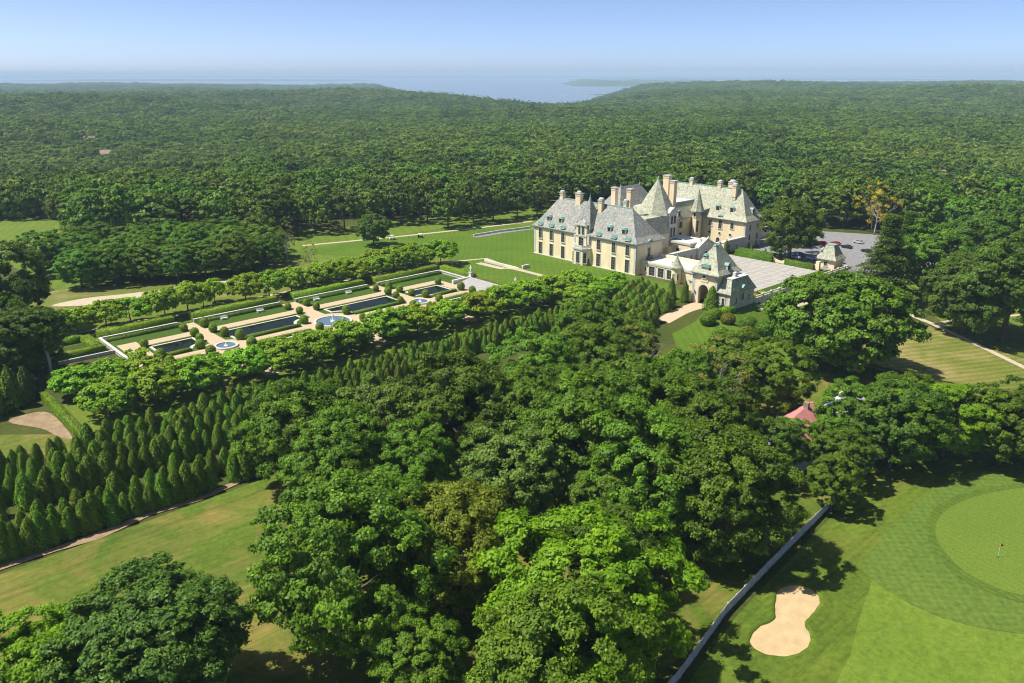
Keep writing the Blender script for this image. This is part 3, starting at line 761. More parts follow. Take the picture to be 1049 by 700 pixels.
for v in (202.0, 204.25, 206.5): b.lathe(223.9, v, [(0.3, 15.5), (0.3, 16.3), (0.4, 16.35), (0.1, 17.2)] if v != 204.25 else [(0.2, 17.2), (0.3, 17.6), (0.05, 18.3)], 8)
for v in (200.8, 207.7): b.box(224.2, 224.98, v - 0.5, v + 0.5, 8.0, 12.0)
bp(b, "bay_pediment", M['stone'], castle)
b = MB()
for (a0, a1, z) in ((4.3, 4.3, 14.2), (3.6, 3.6, 15.6), (0.12, 0.12, 25.2)): pass
b.loft([[(229 - k, 204.6 - k, z), (229 + k, 204.6 - k, z), (229 + k, 204.6 + k, z), (229 - k, 204.6 + k, z)] for k, z in ((4.4, 13.9), (4.4, 14.1), (3.5, 16.0), (0.1, 25.0))]); bp(b, "tower_roof", M['roof_grey'], castle)
finial(castle, 229, 204.6, 25.0, 1.8)
b = MB(); b.box(225.1, 233, 200.9, 208.4, 11, 13.95); bp(b, "wall", M['stone'], castle)
chimney(castle, 233.2, 223.2, 20, 24.4, 1.5, 1.5); chimney(castle, 232.6, 213.6, 18, 25.2, 1.6, 2.6); chimney(castle, 231.6, 201.2, 18, 24.0, 1.6, 1.7); chimney(castle, 234.2, 191.2, 19, 24.2, 1.5, 1.5)
# end wall of the wing
window(castle, (232.6, 178.2), S_, 5.9, 1.5, 4.2, 4, 2); gable_dormer(castle, (232.6, 178.15), S_, 9.3, 1.6, 2.4, 2.4)
b = MB(); b.box(231.3, 233.9, 177.3, 178.15, 5.2, 5.5); b.box(231.3, 233.9, 177.3, 177.4, 5.5, 6.4); bp(b, "balcony", M['dark_frame'], castle)
# --- flat roofed middle and the rear wings
b = MB(); b.box(241, 262, 196, 226, -1, 14.5); bp(b, "wall", M['stucco'], castle)
b = MB(); b.box(241.2, 261.8, 196.2, 225.8, 14.4, 14.9); bp(b, "flat_roof", M['white_roof'], castle)
b = MB(); b.hip(240.6, 256, 186, 199, 11.0, 17.0, 'x', 3, 3, top=3.5); bp(b, "roof", M['roof_pale'], castle)
b = MB(); b.box(241, 255.5, 186.4, 198, -1, 11.0); bp(b, "wall", M['stucco'], castle)
b = MB(); b.box(256, 284, 212, 228, -1, 13); bp(b, "wall", M['stucco'], castle)
b = MB(); b.hip(255.2, 286, 211.2, 228.8, 13, 24.4, 'x', 10.0, 8.0, flare=1); bp(b, "roof", M['roof_grey'], castle)
finial(castle, 265.3, 220, 24.4, 1.7); finial(castle, 277.8, 220, 24.4, 1.7)
chimney(castle, 250, 210.3, 13, 26.2, 1.9, 2.1, False); chimney(castle, 246, 199.1, 13, 27.0, 1.9, 2.0, False)
chimney(castle, 273, 201.6, 12, 29.9, 2.3, 2.8, False); chimney(castle, 271.5, 197.4, 6, 28.2, 2.0, 2.2, False)
# --- hall with flat white roof on the courtyard side
b = MB(); b.box(258.6, 270.6, 178.4, 197, -1, 6.6); bp(b, "wall", M['stucco'], castle)
b = MB(); b.prism([(258.3, 178.1), (270.9, 178.1), (270.9, 197), (258.3, 197)], 6.3, 7.0); bp(b, "parapet", M['stone'], castle)
b = MB(); b.box(258.8, 270.4, 178.6, 196.8, 6.98, 7.12); bp(b, "flat_roof", M['white_roof'], castle)
b = MB(); b.box(262, 267, 184, 193, 7.1, 7.5); bp(b, "skylight", M['marble'], castle)
window(castle, (258.6, 191.5), W_, 2.6, 1.5, 1.9, 2, 2); window(castle, (258.6, 184.0), W_, 2.6, 1.5, 1.9, 2, 2)
b = MB(); b.box(241, 258.6, 186.4, 197, -1, 5.0); bp(b, "wall", M['stucco'], castle)
# --- big octagonal tower
tc = (259.6, 196.2); TR = 7.5; ph = math.pi / 8
def octp(r): return [(tc[0] + r * math.cos(ph + k * math.pi / 4), tc[1] + r * math.sin(ph + k * math.pi / 4)) for k in range(8)]
b = MB(); b.prism(octp(TR), -1, 16.4); bp(b, "tower", M['stucco'], castle)
b = MB(); b.prism(octp(TR + 0.3), 15.7, 16.5); b.prism(octp(TR + 0.5), 16.3, 16.7); b.prism(octp(TR + 0.12), 7.4, 7.8); bp(b, "cornice", M['stone'], castle)
b = MB(); b.loft([[(a, c, z) for a, c in octp(r)] for r, z in ((TR + 0.9, 16.7), (TR + 0.9, 16.9), (TR - 0.4, 18.9), (0.06, 30.6))]); bp(b, "tower_roof", M['roof_pale'], castle)
finial(castle, tc[0], tc[1], 30.5, 1.2)
fn = lambda ang: (math.cos(ang), math.sin(ang))
dW = TR * math.cos(math.pi / 8)
for ang in (math.pi, math.pi * 1.25):
    n = fn(ang); p = (tc[0] + n[0] * dW, tc[1] + n[1] * dW)
    window(castle, p, n, 13.0, 1.5, 2.2, 2, 2); window(castle, p, n, 8.6, 1.6, 3.2, 3, 2)
for k in range(8):
    ang = ph + k * math.pi / 4; a, c = tc[0] + TR * math.cos(ang), tc[1] + TR * math.sin(ang)
    b = MB(); b.prism([(a + 0.45 * math.cos(ang + j * math.pi / 2), c + 0.45 * math.sin(ang + j * math.pi / 2)) for j in range(4)], 5, 15.7); bp(b, "corner_stones", M['stone'], castle)
n = S_; p0 = (tc[0] + 0.6, tc[1] - dW - 1.0)
b = MB(); b.obox(p0, n, -2.6, 2.6, -2.2, 0, 5, 18.0); bp(b, "oriel", M['pale_stone'], castle)
for a in (-0.95, 0.95):
    window(castle, (p0[0] + a, p0[1]), n, 8.2, 1.25, 3.6, 3, 1, surround=0.2); window(castle, (p0[0] + a, p0[1]), n, 13.4, 1.25, 3.0, 3, 1, surround=0.2)
b = MB(); b.obox(p0, n, -2.9, 2.9, -2.6, 0.3, 17.6, 18.1)
b.loft([[(p0[0] + a, p0[1] - 0.35, 18.1 + z) for a, z in ((-2.7, 0), (2.7, 0), (1.6, 1.0), (0, 1.7), (-1.6, 1.0))], [(p0[0] + a, p0[1] + 4.5, 18.1 + z) for a, z in ((-2.7, 0), (2.7, 0), (1.6, 1.0), (0, 1.7), (-1.6, 1.0))]])
b.obox(p0, n, -2.2, 2.2, 0.02, 0.7, 7.6, 7.9); bp(b, "oriel_pediment", M['stone'], castle)
# --- wing between tower and far block
b = MB(); b.box(264, 300, 202.6, 216, -1, 10.6); bp(b, "wall", M['stucco'], castle)
b = MB(); b.box(264, 300, 202.45, 216, 10.1, 10.7); bp(b, "cornice", M['stone'], castle)
b = MB(); b.hip(262, 303, 201.9, 217.8, 10.8, 16.8, 'x', 4, 4, flare=0, top=3.9); bp(b, "roof", M['roof_pale'], castle)
b = MB(); b.box(267, 298, 206.2, 213.4, 16.75, 17.1); b.box(272, 276, 207, 209.5, 17.0, 18.0); b.box(284, 287, 208, 210, 17.0, 17.8); bp(b, "flat_roof", M['white_roof'], castle)
b = MB(); b.box(266, 299, 205.6, 205.95, 16.6, 17.2); bp(b, "ridge_cap", M['copper'], castle)
for u in (268.5, 277.5, 285.6): window(castle, (u, 202.6), S_, 6.6, 2.0, 2.6, 2, 2); window(castle, (u, 202.6), S_, 2.0, 2.0, 2.6, 2, 2)
for u in (269, 276.4, 284): roof_dormer(castle, (u, 202.5), S_, 11.8, 1.3, 1.8, 2.6)
# --- far block
b = MB(); b.box(296, 308.6, 177.4, 222, -2.5, 11.0); bp(b, "wall", M['stucco'], castle)
b = MB(); b.obox((302.3, 177.4), S_, -6.25, 6.25, 0.004, 0.12, -2.5, 10.4); bp(b, "end_wall", M['pale_stone'], castle)
frieze(castle, 296, 308.6, 177.4, 222, 10.4, 11.1)
b = MB(); b.hip(295.1, 309.5, 176.5, 223, 11.2, 23.3, 'y', 7.6, 5, flare=1); bp(b, "roof", M['roof_pale'], castle)
b = MB(); b.box(302.05, 302.55, 184.0, 218.2, 23.2, 23.5); bp(b, "ridge_cap", M['copper'], castle)
corner(castle, 296, 177.4, 1, 1, 0.3, 10.3); corner(castle, 308.6, 177.4, -1, 1, 0.3, 10.3)
for v in (194.6, 190.0, 183.8):
    if v != 190.0: window(castle, (296, v), W_, 7.4, 1.5, 2.4, 2, 2)
window(castle, (295.98, 189.6), W_, 6.7, 1.6, 4.2, 4, 2); gable_dormer(castle, (295.95, 189.6), W_, 10.4, 1.7, 1.7, 2.4)
for v in (194.8, 189.6, 184.4):
    b = MB(); k = 16
    for (r0, r1, d0, d1) in ((0.55, 0.8, 0.0, 0.14),):
        vs_ = []
        for i in range(k):
            a = 6.2832 * i / k
            for rr_ in (r0, r1):
                for d in (d0, d1): vs_.append((296 - 0.004 - d, v + rr_ * math.cos(a), 4.7 + rr_ * math.sin(a)))
        fs_ = []
        for i in range(k):
            o_ = i * 4; j_ = ((i + 1) % k) * 4
            for a_, c_ in ((0, 1), (1, 3), (3, 2), (2, 0)): fs_.append((o_ + a_, o_ + c_, j_ + c_, j_ + a_))
        b.add(vs_, fs_)
    f = bp(b, "round_window", M['pale_stone'], castle)
    b = MB(); b.loft([[(295.97 + d, v + 0.55 * math.cos(6.2832 * i / k), 4.7 + 0.55 * math.sin(6.2832 * i / k)) for i in range(k)] for d in (0, 0.05)]); bp(b, "pane", M['glass'], f, castle)
for v in (195.2, 190.2, 185.2): window(castle, (296, v), W_, 0.4, 1.7, 1.6, 2, 2, arch=True)
for v in (192.4, 185.4, 181.4)[:2]: roof_dormer(castle, (297.3, v), W_, 14.0, 1.5, 1.9, 3.0)
roof_dormer(castle, (303.2, 178.5), S_, 13.6, 1.4, 1.9, 3.0)
for u in (299.4, 305.2):
    for z in (7.2, 3.2, 0.1): window(castle, (u, 177.28), S_, z, 1.3, 2.3 if z > 1 else 2.0, 2, 2)
chimney(castle, 302.4, 210, 21, 25.0, 1.5, 1.6); chimney(castle, 302.4, 195.4, 21, 25.1, 1.5, 1.6); chimney(castle, 304, 190.2, 19, 25.6, 2.0, 3.0); chimney(castle, 300.4, 186.6, 19, 24.8, 1.6, 1.7)
# corner stair turret
b = MB(); b.lathe(293.4, 199.8, [(2.0, -1), (2.0, 13.3)], 8, ph=ph); bp(b, "turret", M['stucco'], castle)
b = MB(); b.lathe(293.4, 199.8, [(3.1, 13.2), (3.1, 13.5), (2.5, 14.8), (0.06, 23.0)], 8, ph=ph); bp(b, "turret_roof", M['roof_pale'], castle)
n = fn(math.pi * 1.25); window(castle, (293.4 + n[0] * 1.85, 199.8 + n[1] * 1.85), n, 4.5, 0.9, 5.0, 4, 1); window(castle, (293.4 - 1.85, 199.8), W_, 11.0, 0.9, 1.8, 2, 1)
n = S_; roof_dormer(castle, (293.4, 197.6), n, 11.5, 1.0, 1.6, 1.8)
# low service annex by the far block
b = MB(); b.box(309, 330, 184, 192, -1, 3.4); bp(b, "annex", M['pale_stone'], castle); b = MB(); b.box(308.8, 330.2, 183.8, 192.2, 3.4, 3.7); bp(b, "flat_roof", M['white_roof'], castle)

# --- link gallery
link = root_at("gallery_wing", 230, 160, 0, "low flat roofed cream gallery with tall dark windows between castle and gatehouse", "building")
b = MB(); b.box(228.2, 240, 146, 178.15, -1, 4.7); bp(b, "wall", M['stucco'], link)
b = MB(); b.box(227.9, 240.3, 145.7, 178.14, 4.3, 4.9); bp(b, "cornice", M['stone'], link)
b = MB(); b.box(227.9, 228.3, 145.7, 178.14, 4.9, 5.3); b.box(238.9, 240.3, 145.7, 178.14, 4.9, 6.0); bp(b, "parapet", M['stucco'], link)
b = MB(); b.box(228.4, 238.8, 146, 178.1, 4.88, 5.02); bp(b, "flat_roof", M['white_roof'], link)
b = MB(); b.lathe(234, 158, [(1.0, 5.0), (1.0, 5.3), (0.7, 5.8), (0.1, 6.0)], 10); b.box(233, 235, 168, 171, 5.0, 5.4); bp(b, "skylight", M['pale_stone'], link)
for v in (173.0, 169.0, 165.0): window(link, (228.2, v), W_, 0.4, 2.5, 3.3, 3, 2, surround=0.45, mat='marble')
window(link, (228.2, 175.9), W_, 1.4, 0.7, 1.6, 2, 1, surround=0.2)
b = MB(); b.lathe(227.2, 161.6, [(1.75, -1), (1.75, 5.2), (2.0, 5.25), (2.0, 5.6)], 16); bp(b, "turret", M['stucco'], link)
b = MB(); b.lathe(227.2, 161.6, [(2.3, 5.55), (2.3, 5.7), (1.6, 6.6), (0.05, 9.6)], 16); bp(b, "turret_roof", M['roof_pale'], link); finial(link, 227.2, 161.6, 9.5, 1.0)
for ang in (math.pi, math.pi * 1.3): n = fn(ang); window(link, (227.2 + n[0] * 1.72, 161.6 + n[1] * 1.72), n, 1.5, 0.5, 2.0, 2, 1, surround=0.12)
b = MB(); b.box(222.2, 228.2, 144, 152.5, -1, 3.6); bp(b, "porch", M['stucco'], link)
b = MB(); b.loft([[(221.8, 143.8, 3.6), (221.8, 152.9, 3.6), (228.2, 152.9, 5.4), (228.2, 143.8, 5.4)], [(221.8, 143.8, 3.3), (221.8, 152.9, 3.3), (228.2, 152.9, 3.3), (228.2, 143.8, 3.3)]]); bp(b, "porch_roof", M['roof_pale'], link)
b = MB(); b.loft([[(222.1, 146.2, 3.2), (222.1, 151.2, 3.2), (220.9, 151.2, 2.6), (220.9, 146.2, 2.6)], [(222.1, 146.2, 3.1), (222.1, 151.2, 3.1), (220.9, 151.2, 2.5), (220.9, 146.2, 2.5)]]); bp(b, "awning", M['copper'], link)
window(link, (222.2, 148.7), W_, 0.2, 2.6, 2.4, 2, 3, surround=0.2, sill=False)

# --- courtyard screen wall with pedimented gate
cw = root_at("courtyard_wall", 268, 177.5, 0, "tall grey stone screen wall with a pedimented gateway closing the castle court", "wall")
b = MB(); b.box(241.2, 261.4, 177.2, 178.0, -1, 4.6); b.box(271.6, 295.8, 177.2, 178.0, -1, 4.6); bp(b, "wall", M['stone'], cw)
b = MB(); b.box(241.2, 261.4, 176.7, 178.3, 4.6, 5.2); b.box(271.6, 295.8, 176.7, 178.3, 4.6, 5.2); bp(b, "coping", M['stone'], cw)
b = MB(); b.box(261.4, 271.6, 176.4, 178.2, -1, 5.2); b.loft([[(261.0, y, 5.2), (272.0, y, 5.2), (266.5, y, 7.9)] for y in (176.1, 178.3)]); bp(b, "gate_pediment", M['stone'], cw)
b = MB(); b.loft([[(260.6, y, 5.25), (266.5, y, 8.15), (272.4, y, 5.25), (272.4, y, 5.65), (266.5, y, 8.6), (260.6, y, 5.65)] for y in (175.7, 178.5)]); bp(b, "cornice", M['pale_stone'], cw)
window(cw, (266.5, 176.4), S_, 0, 2.4, 2.2, 2, 2, arch=True, sill=False)
b = MB(); b.lathe(266.5, 0, [(0.9, 0), (0.9, 0.12)], 16); b.v = [(x, 176.1 - z, 6.1 + (y)) for x, y, z in b.v]; bp(b, "medallion", M['pale_stone'], cw)
for u in (262.2, 270.8): b = MB(); b.box(u - 0.4, u + 0.4, 176.1, 176.4, -1, 5.2); bp(b, "pilaster", M['pale_stone'], cw)
window(cw, (253.5, 177.2), S_, 0.2, 1.5, 2.4, 2, 1, arch=True, sill=False); window(cw, (258.0, 177.2), S_, 0.5, 0.9, 2.4, 2, 1, sill=False)
window(cw, (284.5, 177.2), S_, 0.2, 1.6, 2.4, 2, 1, arch=True, sill=False); window(cw, (290, 177.2), S_, 1.0, 1.0, 1.8, 2, 1)
b = MB(); b.lathe(264, 177.3, [(0.5, 7.0), (0.5, 7.4), (0.25, 7.7), (0.45, 8.3), (0.1, 8.8)], 8); b.lathe(269, 177.3, [(0.5, 6.8), (0.5, 7.4), (0.25, 7.7), (0.45, 8.3), (0.1, 8.8)], 8); bp(b, "finial", M['pale_stone'], cw)

# --- gatehouse
gh = root_at("gatehouse", 216.4, 139, 0, "square cream gatehouse with arched passage under a steep pyramid slate roof", "gatehouse")
b = MB()
for (u0, u1) in ((211, 211.8), (221.2, 222)):
    b.box(u0, u1, 134.5, 137.4, -2, 9.8); b.box(u0, u1, 141.0, 143.6, -2, 9.8)
    k = 14; pts = [(139.2 + 1.8 * math.cos(math.pi * i / k), 4.6 + 1.8 * math.sin(math.pi * i / k)) for i in range(k + 1)]
    for i in range(k):
        (y0, z0), (y1, z1) = pts[i], pts[i + 1]
        b.add([(uu, yy, zz) for uu in (u0, u1) for yy, zz in ((y0, z0), (y1, z1), (y1, 9.8), (y0, 9.8))], [(0, 1, 2, 3), (4, 7, 6, 5), (0, 4, 5, 1), (2, 6, 7, 3)])
b.box(211.8, 221.2, 134.5, 135.3, -2, 9.8); b.box(211.8, 221.2, 142.8, 143.6, -2, 9.8)
bp(b, "wall", M['stucco'], gh)
b = MB(); b.box(211.8, 221.2, 135.3, 142.8, 6.9, 7.2); b.box(220.6, 221.1, 135.3, 142.8, -2, 6.9); bp(b, "passage", M['stucco'], gh)
b = MB(); b.obox((220.6, 139.2), W_, -0.8, 0.8, 0.0, 0.08, 0, 3.0); bp(b, "door", M['dark_frame'], gh)
b = MB(); k = 14
vs_ = []
for i in range(k + 1):
    a = math.pi * i / k
    for rr_ in (1.8, 2.45):
        for d in (210.75, 210.99): vs_.append((d, 139.2 + rr_ * math.cos(a), 4.6 + rr_ * math.sin(a)))
fs_ = []
for i in range(k):
    for a_, c_ in ((0, 1), (1, 3), (3, 2), (2, 0)): fs_.append((i * 4 + a_, i * 4 + c_, i * 4 + 4 + c_, i * 4 + 4 + a_))
b.add(vs_, fs_); b.box(210.75, 210.99, 136.75, 137.4, -1, 4.6); b.box(210.75, 210.99, 141.0, 141.65, -1, 4.6); bp(b, "arch_surround", M['pale_stone'], gh)
b = MB(); b.prism([(210.7, 134.2), (222.3, 134.2), (222.3, 143.9), (210.7, 143.9)], 9.5, 10.0); b.prism([(210.4, 133.9), (222.6, 133.9), (222.6, 144.2), (210.4, 144.2)], 9.85, 10.2); bp(b, "cornice", M['stone'], gh)
b = MB(); b.hip(209.9, 223.1, 133.4, 144.7, 10.25, 18.6, 'x', 5.3, 5.3, flare=1, top=0.25); bp(b, "roof", M['roof_pale'], gh)
finial(gh, 215.3, 139.05, 18.6, 1.3, r=0.4); finial(gh, 217.7, 139.05, 18.6, 1.3, r=0.4)
b = MB(); b.box(219.6, 220.6, 138.6, 139.6, 14, 19.0); b.box(219.5, 220.7, 138.5, 139.7, 18.6, 18.8); bp(b, "chimney", M['chimney'], gh)
b = MB(); b.obox((210.9, 139.2), W_, -1.35, 1.35, -2.5, 0.12, 7.4, 12.2); d = bp(b, "dormer", M['stucco'], gh)
b = MB(); prof = [(1.75, 0), (1.3, 0.75), (0.0, 1.15), (-1.3, 0.75), (-1.75, 0)]
b.loft([[(uu, 139.2 + a, 12.2 + z) for a, z in prof] for uu in (210.4, 215.5)]); bp(b, "dormer_roof", M['copper'], d, gh)
window(gh, (210.78, 139.2), W_, 8.6, 0.9, 1.6, 2, 1, surround=0.2)
roof_dormer(gh, (216.6, 134.2), S_, 11.1, 1.3, 1.6, 2.2); roof_dormer(gh, (212.6, 140.6), W_, 14.6, 0.7, 0.7, 1.2)
corner(gh, 211, 134.5, 1, 1, 0, 9.4); corner(gh, 211, 143.6, 1, -1, 0, 9.4)
b = MB(); b.lathe(210.7, 142.4, [(0.12, 3.2), (0.22, 3.4), (0.22, 4.0), (0.05, 4.3)], 8); bp(b, "lantern", M['dark_frame'], gh)

# --- mansard lodge
ml = root_at("mansard_lodge", 218, 132, -2, "small grey stone lodge with mansard slate roof and white flat top beside the gatehouse", "building")
b = MB(); b.box(211.6, 225.2, 129.9, 134.4, -6, 4.6); bp(b, "wall", M['stone'], ml)
b = MB(); b.box(211.45, 225.35, 129.75, 134.4, -0.6, -0.25); b.box(211.3, 225.5, 129.6, 134.4, 4.3, 4.75); bp(b, "cornice", M['pale_stone'], ml)
b = MB(); b.loft([[(x0, y0, z), (x1, y0, z), (x1, y1, z), (x0, y1, z)] for x0, x1, y0, y1, z in ((211.0, 225.8, 129.3, 134.42, 4.76), (211.0, 225.8, 129.3, 134.42, 4.95), (212.5, 224.3, 130.3, 134.42, 7.0), (214.0, 222.8, 131.1, 134.42, 9.0))]); bp(b, "roof", M['roof_pale'], ml)
b = MB(); b.box(213.8, 223.0, 130.9, 134.42, 8.95, 9.25); b.box(217, 218.2, 132, 133.2, 9.2, 10.6); bp(b, "flat_roof", M['white_roof'], ml)
d = gable_dormer(ml, (218.6, 129.7), S_, 4.0, 1.3, 2.2, 2.2); window(ml, (218.6, 129.68), S_, 2.0, 1.1, 3.4, 3, 2)
window(ml, (215.2, 129.9), S_, 1.2, 0.8, 2.0, 2, 1); window(ml, (222.6, 129.9), S_, 1.2, 0.8, 2.0, 2, 1); window(ml, (217, 129.9), S_, -3.6, 1.3, 1.6, 2, 1); window(ml, (221.5, 129.9), S_, -3.6, 1.3, 1.6, 2, 1)
window(ml, (211.6, 132.2), W_, 1.2, 0.9, 2.0, 2, 1)
corner(ml, 211.6, 129.9, 1, 1, -3, 4.2, 'pale_stone', 0.7); corner(ml, 225.2, 129.9, -1, 1, -3, 4.2, 'pale_stone', 0.7)

# --- arcade terrace wall
ar = root_at("arcade_wall", 255, 130.5, 0, "long grey stone retaining arcade with dark round arches carrying the forecourt terrace", "wall")
b = MB(); AW = [230.0 + 5.25 * i for i in range(12)]
edges = [225.4] + [x for a in AW for x in (a - 1.5, a + 1.5)] + [292.0]
for i in range(0, len(edges), 2): b.box(edges[i], edges[i + 1], 130.2, 130.9, -6, 0.45)
for a in AW:
    k = 10; pts = [(a + 1.5 * math.cos(math.pi * i / k), -2.4 + 1.5 * math.sin(math.pi * i / k)) for i in range(k + 1)]
    for i in range(k):
        (x0, z0), (x1, z1) = pts[i], pts[i + 1]
        b.add([(xx, yy, zz) for yy in (130.2, 130.9) for xx, zz in ((x0, z0), (x1, z1), (x1, 0.45), (x0, 0.45))], [(0, 1, 2, 3), (4, 7, 6, 5), (0, 4, 5, 1), (2, 6, 7, 3)])
bp(b, "arcade", M['stone'], ar)
b = MB(); b.box(225.4, 292, 129.8, 131.3, 0.45, 0.75); b.box(225.4, 292, 130.1, 130.4, 1.35, 1.55)
for i in range(13): b.box(226.2 + 5.25 * i, 226.9 + 5.25 * i, 130.0, 130.6, 0.75, 1.75)
bp(b, "parapet", M['pale_stone'], ar)
for i in range(12):
    b = MB()
    for j in range(9): x = 227.3 + 5.25 * i + j * 0.48; b.lathe(x, 130.25, [(0.12, 0.75), (0.07, 0.9), (0.14, 1.1), (0.07, 1.35)], 6)
    bp(b, "balustrade", M['pale_stone'], ar)
for a in AW:  # dark panels stand in for the shade inside the open arches
    b = MB(); b.box(a - 1.48, a + 1.48, 130.72, 130.85, -5, -2.4)
    k = 10; b.loft([[(a + 1.48 * math.cos(math.pi * i / k), y, -2.4 + 1.48 * math.sin(math.pi * i / k)) for i in range(k + 1)] for y in (130.72, 130.85)]); bp(b, "arch_shade_fill", M['glass'], ar)

# --- court hedge wall and corner lodge
hw = root_at("court_wall", 282.4, 158, 0, "low cream wall closing the paved forecourt, partly swallowed by clipped hedge", "wall")
b = MB(); b.box(282.0, 282.6, 138, 150.4, -1, 1.9); b.box(282.0, 282.6, 155.4, 172, -1, 1.9); b.box(281.7, 282.9, 136.6, 138, -1, 3.2)
k = 10; b.loft([[(uu, 150.4 + 5.0 * i / k, 1.9 - 1.0 * math.sin(math.pi * i / k)) for i in range(k + 1)] + [(uu, 155.4, -1), (uu, 150.4, -1)] for uu in (282.05, 282.55)]); bp(b, "wall", M['stucco'], hw)
cl = root_at("corner_lodge", 291, 137, 0, "tiny square lodge with flat topped pyramid slate roof at the far arcade end", "building")
b = MB(); b.box(287.6, 294.4, 133.6, 140.4, -4, 3.2); bp(b, "wall", M['stucco'], cl)
b = MB(); b.loft([[(291 - k, 137 - k, z), (291 + k, 137 - k, z), (291 + k, 137 + k, z), (291 - k, 137 + k, z)] for k, z in ((4.2, 3.2), (4.2, 3.4), (3.2, 4.8), (1.5, 8.4))]); bp(b, "roof", M['roof_pale'], cl)
b = MB(); b.box(289.4, 292.6, 135.4, 138.6, 8.35, 8.65); bp(b, "roof_cap", M['copper'], cl)
window(cl, (287.6, 137), W_, 0.8, 1.2, 1.6, 2, 2); roof_dormer(cl, (288.4, 137), W_, 4.6, 0.8, 0.8, 1.2)

# ------------------------------------------------------------------ foliage makers
def unit(a): return a / np.maximum(np.linalg.norm(a, axis=-1, keepdims=True), 1e-9)
def leaf_mesh(name, c, n, s, tint, mat, rng, aspect=0.6, extra=None):
    """many small leaf-shaped faces: centre, normal, size, tint"""
    N = len(c); n = unit(n)
    r = rng.normal(size=(N, 3)); t = unit(np.cross(n, r)); bt = np.cross(n, t)
    s = s[:, None]
    bend = n * s * 0.18
    V = np.stack([c + t * s, c + bt * s * aspect + bend, c - t * s, c - bt * s * aspect + bend], 1).reshape(-1, 3)
    F = np.arange(4 * N, dtype=np.int32)
    tn = tint
    ev = None
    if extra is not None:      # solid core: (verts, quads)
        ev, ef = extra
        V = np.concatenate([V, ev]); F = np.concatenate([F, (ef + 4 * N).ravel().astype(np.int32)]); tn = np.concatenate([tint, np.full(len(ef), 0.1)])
    me = bpy.data.meshes.new(name)
    me.vertices.add(len(V)); me.vertices.foreach_set("co", V.astype(np.float32).ravel())
    me.loops.add(len(F)); me.loops.foreach_set("vertex_index", F)
    k = len(F) // 4
    me.polygons.add(k); me.polygons.foreach_set("loop_start", np.arange(0, 4 * k, 4, dtype=np.int32)); me.polygons.foreach_set("loop_total", np.full(k, 4, np.int32))
    me.update()
    a = me.attributes.new("tint", 'FLOAT', 'FACE'); a.data.foreach_set("value", np.clip(tn, 0, 1).astype(np.float32))
    me.materials.append(mat)
    return me
def sphere_dirs(n, rng, zmin=-1.0):
    z = rng.uniform(zmin, 1, n); a = rng.uniform(0, 2 * np.pi, n); r = np.sqrt(1 - z * z)
    return np.stack([r * np.cos(a), r * np.sin(a), z], -1)
def crown(name, seed, mat, Rr=10.0, flat=0.9, boughs=86, twigs=16, leaves=50, leaf=0.225, bough_r=0.17, twig_r=0.055, zmin=-0.75, lump=0.35, inner=0.42, out=0.6, aspect=0.6, gap=0.0, low=0.95, taper=0.0):
    """boughs spread over an uneven dome, each bough a spray of twigs, each twig a handful of leaves"""
    rng = np.random.default_rng(seed)
    bd = sphere_dirs(14, rng, -0.4); ba = rng.uniform(-0.8, 1.0, 14)
    d = sphere_dirs(boughs * 3, rng, zmin)
    sel = [0]; dist = np.full(len(d), 9.0)
    for _ in range(boughs - 1):
        dist = np.minimum(dist, np.linalg.norm(d - d[sel[-1]], axis=1)); sel.append(int(np.argmax(dist * rng.uniform(0.55, 1, len(d)))))
    d = d[sel]
    rad = 0.84 + lump * np.max(np.clip((d @ bd.T - 0.70) / 0.30, 0, 1) * ba, axis=1) + rng.normal(0, 0.07, len(d))
    ni = int(boughs * inner); d2 = sphere_dirs(ni, rng, zmin); rad2 = rng.uniform(0.4, 0.68, ni)
    D = np.concatenate([d, d2]); RD = np.concatenate([rad, rad2])
    cc = D * RD[:, None] * Rr; cc[:, 2] *= np.where(D[:, 2] < 0, low, flat)
    if taper: cc[:, :2] *= (1 - taper * np.clip(-D[:, 2:3], 0, 1))
    br = Rr * bough_r * rng.uniform(0.65, 1.4, len(D))
    if gap: k_ = rng.random(len(D)) > gap; cc, br, D = cc[k_], br[k_], D[k_]
    tc, td, tt = [], [], []
    for q in range(len(cc)):
        m = max(4, int(twigs * (br[q] / (Rr * bough_r)) ** 2))
        ld = unit(sphere_dirs(m, rng) + D[q] * 0.75 + np.array([0, 0, 0.4]))
        tc.append(cc[q] + ld * br[q] * rng.uniform(0.55, 1.12, (m, 1)) * np.array([1, 1, 0.62])); td.append(unit(ld * 0.6 + D[q] * 0.5))
        tt.append(np.full(m, rng.normal(0.5, 0.13)) + rng.normal(0, 0.16, m))
    tc, td, tt = np.concatenate(tc), np.concatenate(td), np.concatenate(tt)
    n = len(tc); L = rng.integers(int(leaves * 0.6), int(leaves * 1.4) + 1, n); idx = np.repeat(np.arange(n), L); N = len(idx)
    tr = Rr * twig_r * rng.uniform(0.6, 1.5, n)
    off = unit(rng.normal(size=(N, 3))) * (rng.random((N, 1)) ** 0.5) * tr[idx][:, None] * np.array([1.15, 1.15, 0.7])
    C = tc[idx] + off + td[idx] * rng.uniform(-0.3, 0.5, (N, 1)) * tr[idx][:, None]
    Nn = td[idx] * out + unit(off) * 0.35 + np.array([0, 0, 0.35]) + rng.normal(0, 0.38, (N, 3))
    return leaf_mesh(name, C, Nn, leaf * rng.uniform(0.6, 1.35, N), np.clip(tt[idx] + rng.normal(0, 0.2, N), 0, 1), mat, rng, aspect)
